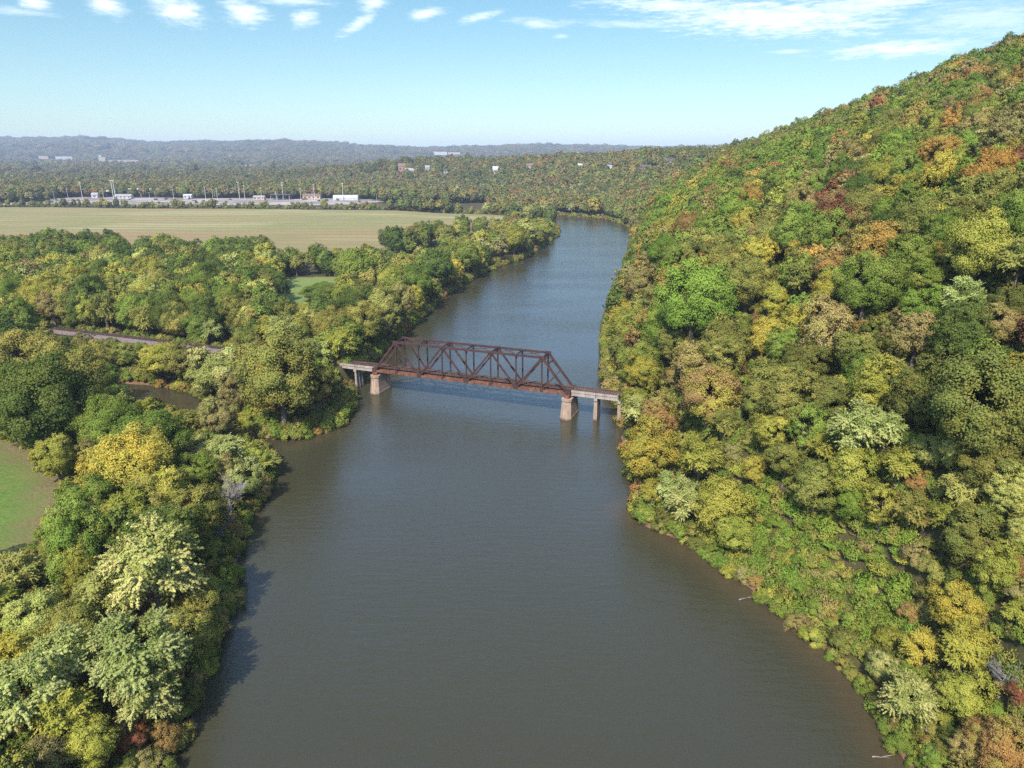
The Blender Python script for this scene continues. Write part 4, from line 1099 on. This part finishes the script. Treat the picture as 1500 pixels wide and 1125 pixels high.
for a0, a1, c0, c1, n in ((100, 200, 5, 15, 110), (92, 330, -9, -4.5, 130), (66, 100, 5, 16, 50)):
    for _ in range(n):
        a, c = random.uniform(a0, a1), random.uniform(c0, c1)
        x_, y_, _z = at_track(a, c if c0 > 0 else c)
        if float(river_sd(np.array([x_]), np.array([y_]))[0]) > .5: bc.append((x_, y_, random.uniform(1.6, 4.2), random.choice('ogykotg')))
x, y = scatter(-250, 160, 48, 330, 3.3)
a, c = track_d(x, y)
k = (river_sd(x, y) > 2) & ~inside(x, y, MEADOW) & ~inside(x, y, CLEAR) & ~inside(x, y, BRUSH) & ~((np.abs(c) < 5) & (a > -24)); x, y = x[k], y[k]
k = in_view(x, y, height(x, y)); x, y = x[k], y[k]
for i in range(len(x)): bc.append((x[i], y[i], random.uniform(2.2, 5.2), random.choice('okgotdyrgo')))
x, y = scatter(40, 100, 30, 135, 1.9)
k = (river_sd(x, y) > 1.5) & ~inside(x, y, BRUSH); x, y = x[k], y[k]
for i in range(len(x)): bc.append((x[i], y[i], random.uniform(2.0, 3.4), 'W' + random.choice('okgbyogt')))
for _ in range(90):
    t = random.random(); k = random.choice(((-64, 169, -54, 168), (-54, 168, -46, 176), (-58, 170, -48, 176)))
    x_, y_ = k[0] + (k[2] - k[0]) * t + random.uniform(-1, 1), k[1] + (k[3] - k[1]) * t + random.uniform(-1, 1.5)
    if float(river_sd(np.array([x_]), np.array([y_]))[0]) > -.6: bc.append((x_, y_, random.uniform(1.6, 2.8), 'W' + random.choice('bgbb')))
# rough growth round the meadow
P_ = np.array(MEADOW + MEADOW[:1], float)
for i in range(len(MEADOW)):
    for k in range(int(np.hypot(*(P_[i + 1] - P_[i])) / 1.3)):
        q = P_[i] + (P_[i + 1] - P_[i]) * random.random() + np.array((random.uniform(-1.5, 2.5), random.uniform(-2, 2)))
        bc.append((q[0], q[1], random.uniform(1.0, 3.2), random.choice('yotgyG')))
bx = np.array([t[0] for t in bc]); by = np.array([t[1] for t in bc]); bD = np.array([t[2] for t in bc]); bz = np.maximum(height(bx, by) - .1, -.15)
bb_ = np.full(len(bx), 1.0)
k = in_view(bx, by, bz) & ~(hides(bx, by, bz, bD, bb_, True) & (river_sd(bx, by) > 3)); sel = np.nonzero(k)[0]
bx, by, bD, bz = bx[sel], by[sel], bD[sel], bz[sel]; weedy = np.array([bc[i][3][0] == 'W' for i in sel]); bl = [bc[i][3][-1] for i in sel]
in_br = inside(bx, by, BRUSH)
bs = [random.choice(BY['weeds']) if weedy[i] or (in_br[i] and random.random() > .07) else random.choice(BY['bush']) for i in range(len(bl))]; bt = [tints(l) for l in bl]
bzs = rng.uniform(.8, 1.25, len(bl)); bzs = np.where(np.array([VARIANTS[s][0] == 'weeds' for s in bs]), rng.uniform(.45, 1.9, len(bl)), bzs); brot = rng.uniform(0, 6.283, len(bl))
ar2, u2, v2, d2 = visible_area(np.concatenate([cx, bx]), np.concatenate([cy_, by]), np.concatenate([ch, bz]), np.concatenate([cD, bD]), np.concatenate([czs, bzs]), np.concatenate([is_bush, np.ones(len(bx), bool)]))
nb0 = len(cx)
BUSHES = [int(i) for i in np.argsort(-ar2[nb0:]) if VARIANTS[bs[i]][0] == 'bush'][:90]
cx = np.concatenate([cx, bx]); cy_ = np.concatenate([cy_, by]); ch = np.concatenate([ch, bz]); cD = np.concatenate([cD, bD]); cu, cvv, cdep = u2, v2, d2
SHRUB = {k: v.replace('leafy tree', 'shrub').replace('dense tree', 'shrub').replace('half bare tree', 'twiggy shrub').replace('twiggy tree', 'shrub').replace('tree', 'shrub') for k, v in PHRASE.items()}
blab = make_labels([nb0 + i for i in BUSHES], lambda i: SHRUB[bl[i - nb0]])
for i in BUSHES:
    put_tree('shrub', bx[i], by[i], bz[i], bD[i], bzs[i], brot[i], HI if d2[nb0 + i] < 150 else MID, bs[i], bt[i], blab[nb0 + i], 'shrub', 'shrubs along the banks and the track')

# ------------------------------------------------------------------ all the rest of the woods, drawn as instances
proto_col = bpy.data.collections.new('tree_kinds')
nv = len(VARIANTS)
for k, lods in enumerate((MID, LOW)):
    for i in range(nv):
        # crown and trunk joined for the uncounted trees
        cm = lods[i]
        nvx = len(cm.vertices); co = np.empty(nvx * 3, np.float32); cm.vertices.foreach_get('co', co)
        o = bpy.data.objects.new('kind_%03d' % (k * nv + i), cm)
        proto_col.objects.link(o)
def instancer(name, label, x, y, z, sx_, sz_, rot, pick, ta, tb):
    n = len(x)
    me = bpy.data.meshes.new(name); me.vertices.add(n)
    me.vertices.foreach_set('co', np.stack([x, y, z], -1).astype(np.float32).ravel())
    def at_(nm, typ, d, key):
        a = me.attributes.new(nm, typ, 'POINT'); a.data.foreach_set(key, d)
    at_('grow', 'FLOAT_VECTOR', np.stack([sx_, sx_, sz_], -1).astype(np.float32).ravel(), 'vector')
    at_('turn', 'FLOAT_VECTOR', np.stack([np.zeros(n), np.zeros(n), rot], -1).astype(np.float32).ravel(), 'vector')
    at_('pick', 'INT', np.asarray(pick, np.int32), 'value')
    at_('tint', 'FLOAT_VECTOR', np.asarray(ta, np.float32).ravel(), 'vector'); at_('tint_b', 'FLOAT_VECTOR', np.asarray(tb, np.float32).ravel(), 'vector')
    o = bpy.data.objects.new(name, me); C.objects.link(o)
    ng = bpy.data.node_groups.get('plant_trees')
    if ng is None:
        ng = bpy.data.node_groups.new('plant_trees', 'GeometryNodeTree')
        ng.interface.new_socket('Geometry', in_out='INPUT', socket_type='NodeSocketGeometry')
        ng.interface.new_socket('Geometry', in_out='OUTPUT', socket_type='NodeSocketGeometry')
        N = ng.nodes; L = ng.links
        gi, go = N.new('NodeGroupInput'), N.new('NodeGroupOutput')
        ip = N.new('GeometryNodeInstanceOnPoints'); ci = N.new('GeometryNodeCollectionInfo')
        ci.inputs['Collection'].default_value = proto_col; ci.inputs['Separate Children'].default_value = True; ci.inputs['Reset Children'].default_value = True
        ip.inputs['Pick Instance'].default_value = True
        def na(nm, dt):
            q = N.new('GeometryNodeInputNamedAttribute'); q.data_type = dt; q.inputs['Name'].default_value = nm
            return q.outputs['Attribute']
        er = N.new('FunctionNodeEulerToRotation')
        L.new(gi.outputs[0], ip.inputs['Points']); L.new(ci.outputs[0], ip.inputs['Instance'])
        L.new(na('pick', 'INT'), ip.inputs['Instance Index']); L.new(na('turn', 'FLOAT_VECTOR'), er.inputs[0]); L.new(er.outputs[0], ip.inputs['Rotation'])
        L.new(na('grow', 'FLOAT_VECTOR'), ip.inputs['Scale']); L.new(ip.outputs[0], go.inputs[0])
    md = o.modifiers.new('plant', 'NODES'); md.node_group = ng
    return tag(o, label, kind='stuff')
def inst_from(name, label, ids, thr=620):
    ids = np.array(ids, int)
    instancer(name, label, cx[ids], cy_[ids], ch[ids], cD[ids] / 2, cD[ids] / 2 * czs[ids], crot[ids], [cs_[i] + (nv if cdep[i] > thr else 0) for i in ids], [ctint[i][0] for i in ids], [ctint[i][1] for i in ids])
rest = [i for i in rest if cl_[i] != 'n']
inst_from('hillside_woods', 'wooded hillside and river flats in green, olive and rust', [i for i in rest if cy_[i] < 905])
inst_from('valley_woods', 'autumn woods beyond the hay field and along the far bluff', [i for i in rest if cy_[i] >= 905])
ids = [i for i in range(len(bl)) if i not in set(BUSHES)]
ia = np.array(ids, int)
instancer('undergrowth', 'low brush, vines and weeds on the banks and under the trees', bx[ia], by[ia], bz[ia], bD[ia] / 2, bD[ia] / 2 * bzs[ia], brot[ia], [bs[i] for i in ids], [bt[i][0] for i in ids], [bt[i][1] for i in ids])

# far country: the valley out to the hills, tree clumps ever larger with distance
FAR_SITES = [(-2837, 4472), (-2700, 4450), (-2392, 4306), (-2223, 4272), (-1290, 3650), (-525, 5423), (-429, 5472), (470, 5090)]
fx, fy, fD = [], [], []
for y0, y1, sp, d0, d1 in ((1500, 2100, 14, 11, 18), (2100, 3200, 23, 16, 30), (3200, 5000, 38, 26, 48), (5000, 7200, 62, 40, 75)):
    x, y = scatter(-y1 * .86, y1 * .42, y0, y1, sp, .45)
    k = in_view(x, y, np.full(len(x), 10.0), 120)
    dn, ii, tt = seg_dist(x, y, RIDGE[:, :2], False)
    hgt_ = height(x, y)
    u, v, dep = project(x, y, hgt_ + 14)
    k &= rng.uniform(0, 1, len(x)) < np.clip(.82 + .35 * wob(x, y, 130.0, 4.0), .25, 1)
    for tx, ty in FAR_SITES: k &= ~((np.abs(x / y - tx / ty) < .016) & (y < ty + 20) & (y > ty - 900))
    k &= ~((x > -150 - (y - 1500) * .3) & (y > 1650) & (y < 3400) & (hgt_ < 58))     # hidden behind the bluff
    fx.append(x[k]); fy.append(y[k]); fD.append(rng.uniform(d0, d1, k.sum()))
fx = np.concatenate(fx); fy = np.concatenate(fy); fD = np.concatenate(fD); fz = height(fx, fy) - 1
fl = mixed(fx, fy, fz); ft = [mute(tints(l), .5, .85) for l in fl]
fzs = np.where(fy > 2100, np.interp(fy, [2100, 7000], [.75, .32]), 1.0) * rng.uniform(.85, 1.15, len(fx))
instancer('far_woods', 'hazy distant woods that cover the valley and the far hills', fx, fy, fz, fD / 2, fD / 2 * fzs, rng.uniform(0, 6.28, len(fx)), [nv + random.choice(BY['round']) for _ in fl], [t[0] for t in ft], [t[1] for t in ft])
print('trees', len(cand), 'bushes', len(bl), 'far', len(fx))

# ------------------------------------------------------------------ houses on the bluff, sheds and poles on the lots
def plain(name, c1, c2, scale=.4, rough=.8): return simple_mat(name, c1, c2, scale, rough)
WALLS = {'white': plain('white_paint', (.34, .335, .32), (.45, .44, .43)), 'tan': plain('tan_siding', (.36, .27, .20), (.46, .36, .28)), 'brick': plain('brick_wall', (.28, .15, .11), (.36, .20, .15)), 'grey': plain('grey_siding', (.34, .34, .34), (.46, .46, .46))}
ROOFS = {'white': plain('pale_metal_roof', (.36, .36, .37), (.47, .47, .47), .3, .5), 'dark': plain('dark_shingles', (.06, .055, .06), (.11, .10, .10)), 'grey': plain('grey_shingles', (.22, .21, .22), (.32, .30, .30)), 'brown': plain('brown_shingles', (.12, .08, .06), (.19, .13, .10))}
GLASS = plain('window_glass', (.05, .06, .07), (.09, .10, .12), .5, .15)
STEEL = plain('galvanised_steel', (.50, .50, .50), (.62, .62, .62), .3, .5)
ASPH = plain('overpass_concrete', (.40, .37, .36), (.52, .48, .46), .05)

def house(name, x, y, w, d, h, rz, wall, roof, label, cat, rise=.35, win=3, z=None, flat=False):
    z = H1(x, y) - .2 if z is None else z
    t = thing(name, label, cat, (x, y, z), rz)
    m_ = MB(); m_.box((0, 0, h / 2), (w, d, h))
    g = d * rise
    if not flat:
        for sx_ in (-1, 1):
            a = sx_ * (w / 2 - .01)
            b_ = a - sx_ * .25
            m_.add([(a, -d / 2, h), (a, d / 2, h), (a, 0, h + g), (b_, -d / 2, h), (b_, d / 2, h), (b_, 0, h + g)], [(0, 1, 2), (5, 4, 3), (0, 2, 5, 3), (1, 4, 5, 2)])
    m_.build('wall', WALLS[wall], t)
    m_ = MB(); o_ = .5
    if flat: m_.box((0, 0, h + .25), (w + .8, d + .8, .5))
    else:
        for s_ in (-1, 1):
            p = [(-w / 2 - o_, s_ * (d / 2 + o_), h - o_ * rise * 2 + .05), (w / 2 + o_, s_ * (d / 2 + o_), h - o_ * rise * 2 + .05), (w / 2 + o_, 0, h + g + .05), (-w / 2 - o_, 0, h + g + .05)]
            m_.add(p + [(a, b_, c_ + .25) for a, b_, c_ in p], [(3, 2, 1, 0), (4, 5, 6, 7), (0, 1, 5, 4), (1, 2, 6, 5), (2, 3, 7, 6), (3, 0, 4, 7)])
    m_.build('roof', ROOFS[roof], t)
    for k in range(win):
        m_ = MB(); m_.box((-w / 2 + w * (k + .5) / win, -d / 2 - .03, h * .58), (w / win * .42, .12, h * .38)); m_.build('window', GLASS, t)
    m_ = MB(); m_.box((w * .5 / max(win, 1) - w * .02, -d / 2 - .04, min(1.1, h * .25)), (1.1, .12, min(2.2, h * .5))); m_.build('door', WALLS['brick' if wall != 'brick' else 'grey'], t)
    return t
house('house', -224, 1500, 15, 12, 11, .1, 'brick', 'brown', 'tall reddish brick house on the bluff above the hayfield trees', 'house', .5, 2)
house('house', -199, 1470, 30, 14, 6, .05, 'tan', 'grey', 'long low house with pale grey roof beside the brick house', 'house', .3, 4)
house('house', -167, 1455, 10, 9, 9, .3, 'white', 'grey', 'narrow pale house among the bluff trees', 'house', .45, 2)
house('house', -128, 1420, 18, 10, 5, 0, 'grey', 'dark', 'small grey house with dark roof low in the bluff trees', 'house', .35, 3)
house('house', -29, 1350, 13, 10, 8, .2, 'white', 'white', 'white gabled house alone near the middle of the bluff', 'house', .55, 2)
house('house', 32, 1313, 12, 10, 10, -.1, 'tan', 'brown', 'tall tan house between dark bluff trees', 'house', .4, 2)
house('house', 112, 1206, 22, 14, 6, .25, 'tan', 'white', 'house with broad white roof on the bluff over the river bend', 'house', .4, 3)
house('house', 152, 1137, 15, 10, 9, -.1, 'white', 'dark', 'white house with dark gable near the ridge saddle', 'house', .35, 2)
house('house', 190, 1050, 16, 10, 6, .1, 'brick', 'dark', 'dark roofed brick house left of the long ridge house', 'house', .35, 3)
house('house', 226, 1030, 34, 12, 6.5, .05, 'tan', 'dark', 'long tan house with dark roof on the ridge saddle', 'house', .3, 6)
house('house', 221, 352, 7, 6, 4.5, .4, 'white', 'white', 'white house on the hilltop under the tall crest trees', 'house', .45, 2, z=H1(221, 352) + 1)
t = thing('retaining_wall', 'long pale terrace wall beside the white hilltop house', 'wall', (236, 338, H1(236, 338) - .5), -.65)
m_ = MB(); m_.box((0, 0, 2.4), (26, .6, 4.8)); m_.build('wall_face', WALLS['tan'], t)
m_ = MB(); m_.box((0, 0, 4.95), (26.6, .9, .28)); m_.build('coping', ASPH, t)

house('shed', -642, 1120, 9, 7, 5, .1, 'white', 'grey', 'small white shed beside the overpass ramp', 'shed', .4, 1, z=5)
def barn(x, y, w, d, h, rz, label):
    t = thing('arched_shed', label, 'shed', (x, y, 4.8), rz)
    n = 12; m_ = MB()
    prof = [(-d / 2, 0), (-d / 2, h * .55)] + [(-d / 2 * math.cos(math.pi * k / n), h * .55 + h * .45 * math.sin(math.pi * k / n)) for k in range(1, n)] + [(d / 2, h * .55), (d / 2, 0)]
    a = [(-w / 2, p, q) for p, q in prof]; b_ = [(w / 2, p, q) for p, q in prof]; N = len(prof)
    m_.V += a + b_; m_.F += [(i, N + i, N + i + 1, i + 1) for i in range(N - 1)]
    m_.build('roof_shell', ROOFS['white'], t)
    for s_ in (-1, 1):
        m_ = MB(); m_.add([(s_ * (w / 2 - .05), p, q) for p, q in prof], [tuple(range(N))]); m_.build('end_wall', WALLS['grey'], t)
    m_ = MB(); m_.box((w / 2 + .02, 0, 2), (.12, 4, 4)); m_.build('door', WALLS['grey'], t)
barn(-244, 1068, 36, 13, 7.5, .05, 'long white arched shed at the end of the concrete lots')
def canopy_roof(x, y, w, d, h, rz, label):
    t = thing('open_shelter', label, 'shelter', (x, y, 5), rz)
    m_ = MB(); m_.box((0, 0, h), (w, d, .8)); m_.build('roof', ROOFS['dark'], t)
    for px in (-.45, -.15, .15, .45):
        for py in (-.4, .4):
            m_ = MB(); m_.box((w * px, d * py, h / 2 - .2), (.4, .4, h - .5)); m_.build('post', STEEL, t)
canopy_roof(-345, 1085, 30, 14, 7, .05, 'dark flat roofed open shelter on the concrete lots')
house('shed', -490, 1100, 12, 8, 5, 0, 'grey', 'white', 'pale flat shed right of the round dark tree', 'shed', .2, 2, z=5)
house('shed', -372, 1070, 16, 8, 4.5, 0, 'tan', 'grey', 'low tan building touching the dark shelter', 'shed', .2, 3, z=5)
house('shed', -300, 1090, 26, 9, 5, .03, 'tan', 'brown', 'brown roofed yard building between shelter and arched shed', 'shed', .3, 4, z=5)
house('shed', -590, 1105, 24, 9, 4, .02, 'grey', 'grey', 'grey yard building under the overpass ramp end', 'shed', .25, 4, z=5)
# overpass ramp
t = thing('overpass', 'pale concrete overpass ramp rising behind the lots', 'overpass', (-620, 1165, 0), 0)
pts = [(-75, 4, 6.5), (-53, 0, 9.5), (-28, -3, 13), (0, -3, 15.5), (26, 0, 16), (50, 6, 15), (85, 16, 12)]
m_ = MB()
for p, q in zip(pts[:-1], pts[1:]): m_.beam(p, (q[0] + .3, q[1], q[2]), 9, 1.8)
m_.build('deck', ASPH, t)
for s_ in (-1, 1):
    m_ = MB()
    for p, q in zip(pts[:-1], pts[1:]): m_.beam((p[0], p[1] + s_ * 4.4, p[2] + 1.4), (q[0] + .3, q[1] + s_ * 4.4, q[2] + 1.4), .35, 1.1)
    m_.build('parapet', ASPH, t)
for p in pts[1:-1]:
    m_ = MB(); m_.tube([(p[0], p[1], 3), (p[0], p[1], p[2] - .9)], .9, 8); m_.build('column', ASPH, t)
# light poles
PX = [80, 100, 121, 152, 167, 170, 220, 228, 255, 302, 312, 319, 351, 359, 384, 405, 415, 441, 458, 461, 503, 552]
random.seed(21)
proto = None
PO = ['tall' , 'short']
for k, u in enumerate(PX):
    y = random.choice((1035, 1060, 1085, 1105)); dep = y * CP + 64 * SP; x = (u - 750) / FPX * dep
    hgt = {121: 24, 167: 28, 170: 28, 302: 20, 319: 18, 351: 24, 359: 20, 384: 19, 415: 24, 441: 17, 461: 22, 503: 24}.get(u, random.uniform(10, 16))
    o_name = ORD[k] if 0 < k < 11 else ''
    place = 'first' if k == 0 else (ORD[k] if k < 11 else ('last' if k == 21 else ORD[21 - k] + ' from the last'))
    lbl = ('tall' if hgt > 17 else 'short') + ' steel light pole on the lots, ' + place.replace('first', 'leftmost').replace('last', 'rightmost') + (' from left' if 0 < k < 11 else '')
    if proto is None:
        pt = thing('light_pole', lbl, 'light pole')
        m_ = MB(); m_.tube([(0, 0, 0), (0, 0, 1)], [.018, .010], 8); m_.build('pole', STEEL, pt)
        m_ = MB(); m_.box((0, 0, 1.005), (.11, .035, .016)); m_.box((0, 0, .985), (.14, .012, .012)); m_.build('lamp_head', STEEL, pt)
        proto = pt; r = pt
    else:
        r = proto.copy(); C.objects.link(r)
        for c_ in proto.children:
            q = c_.copy(); C.objects.link(q); q.parent = r
    r.location = (x, y, 5); r.scale = (hgt * .9, hgt * .9, hgt); r['label'] = lbl; r['group'] = 'light poles on the concrete lots'

# far buildings in the valley and on the hills
def far_block(x, y, w, d, h, wall, roof, label, z=None):
    z = H1(x, y) if z is None else z
    t = thing('building', label, 'building', (x, y, z), -math.atan2(x, y))
    m_ = MB(); m_.box((0, 0, h / 2), (w, d, h)); m_.build('wall', WALLS[wall], t)
    m_ = MB(); m_.box((0, 0, h + .6), (w + 2, d + 2, 1.2)); m_.build('roof', ROOFS[roof], t)
    return t
far_block(-2837, 4472, 50, 25, 18, 'tan', 'grey', 'pale low building at the foot of the far hills, leftmost one')
far_block(-2700, 4450, 88, 30, 20, 'white', 'white', 'bright white long building at the foot of the far hills')
t = far_block(-2392, 4306, 34, 26, 26, 'tan', 'white', 'blocky pale building with small tower in the far valley')
m_ = MB(); m_.box((-8, 0, 32), (12, 12, 12)); m_.build('tower', WALLS['white'], t)
far_block(-2223, 4272, 200, 30, 14, 'tan', 'grey', 'very long low pale building beside the towered one')
far_block(-1318, 3620, 22, 16, 13, 'white', 'white', 'white house among far valley trees, left of a close three')
far_block(-1290, 3650, 20, 16, 15, 'white', 'grey', 'white house with grey roof, middle of a close three')
far_block(-1262, 3680, 24, 16, 12, 'tan', 'white', 'tan house with white roof, right of a close three')
far_block(-525, 5423, 96, 30, 22, 'white', 'white', 'long white building on the lower far hills')
far_block(-429, 5472, 90, 30, 14, 'tan', 'grey', 'faint tan building right of the long white one')
far_block(470, 5090, 40, 25, 20, 'white', 'white', 'lone white building far off over the river bend')
xm, ym = -2020, 6500
t = thing('radio_mast', 'thin radio mast on top of the far hills', 'mast', (xm, ym, H1(xm, ym)), 0)
for k in range(3):
    a = k * 2.094
    m_ = MB(); m_.beam((3 * math.cos(a), 3 * math.sin(a), 0), (1.2 * math.cos(a), 1.2 * math.sin(a), 95), .8, .8); m_.build('leg', STEEL, t)
m_ = MB()
for k in range(10): m_.box((0, 0, 5 + k * 9.5), (4.6 - .28 * k, 4.6 - .28 * k, .7))
m_.build('cross_frames', STEEL, t)

# ------------------------------------------------------------------ driftwood on the right shore
def log(x, y, L, r, rz, label, stubs=3, tilt=.05):
    rs = random.Random(int(x * 10))
    z = max(H1(x, y), 0.05) + r * .6
    pts = [(-L / 2 + L * k / 5, rs.uniform(-.06, .06) * L, L * tilt * k / 5 + rs.uniform(-.02, .02) * L) for k in range(6)]
    t = thing('driftwood_log', label, 'driftwood', (x, y, z), rz)
    m_ = MB(); m_.tube(pts, [r, r * .95, r * .85, r * .7, r * .5, r * .25], 8); m_.build('bole', PALE_WOOD, t, smooth=True)
    for k in range(stubs):
        p = Vector(pts[2 + k % 3]); e = p + Vector((rs.uniform(.1, .3), rs.uniform(-.3, .3), rs.uniform(.0, .25))) * L
        m_ = MB(); m_.tube([p, (p + e) / 2 + Vector((0, 0, .04 * L)), e], [r * .4, r * .25, r * .1], 5); m_.build('branch', PALE_WOOD, t, smooth=True)
log(38.2, 98.2, 2.6, .11, .15, 'pale forked log lying half in the water off the brushy shore', 2)
log(40.6, 97.2, 3.0, .14, -.8, 'short grey log lying on the muddy edge of the brushy shore', 1)
log(47.2, 84.0, 2.4, .15, -.4, 'white log at the lower end of the brushy shore', 1)
log(52.2, 69.0, 6.0, .15, .5, 'long curved bare limb lying under the golden trees', 4, .18)
log(52.6, 64.8, 4.2, .13, .45, 'straight bleached limb among the rusty shrubs', 2, .12)
log(44.6, 66.5, 2.6, .09, .1, 'thin dark stick floating near the rusty shrubs', 1)

# ------------------------------------------------------------------ haze over the whole valley
HAZE = 0.9e-4
hm = bpy.data.materials.new('haze'); hm.use_nodes = True
hm.node_tree.nodes.clear(); nb = NB(hm.node_tree); out = nb.n('ShaderNodeOutputMaterial')
v = nb.n('ShaderNodeVolumePrincipled')
v.inputs['Color'].default_value = (0.66, 0.78, 1.0, 1); v.inputs['Density'].default_value = HAZE; v.inputs['Anisotropy'].default_value = 0.0
nb.link(v.outputs[0], out.inputs['Volume'])
m_ = MB(); m_.box((0, 5600, 122), (18600, 13400, 252))
o = m_.build('haze', hm); tag(o, 'thin blue autumn haze filling the valley', kind='stuff')
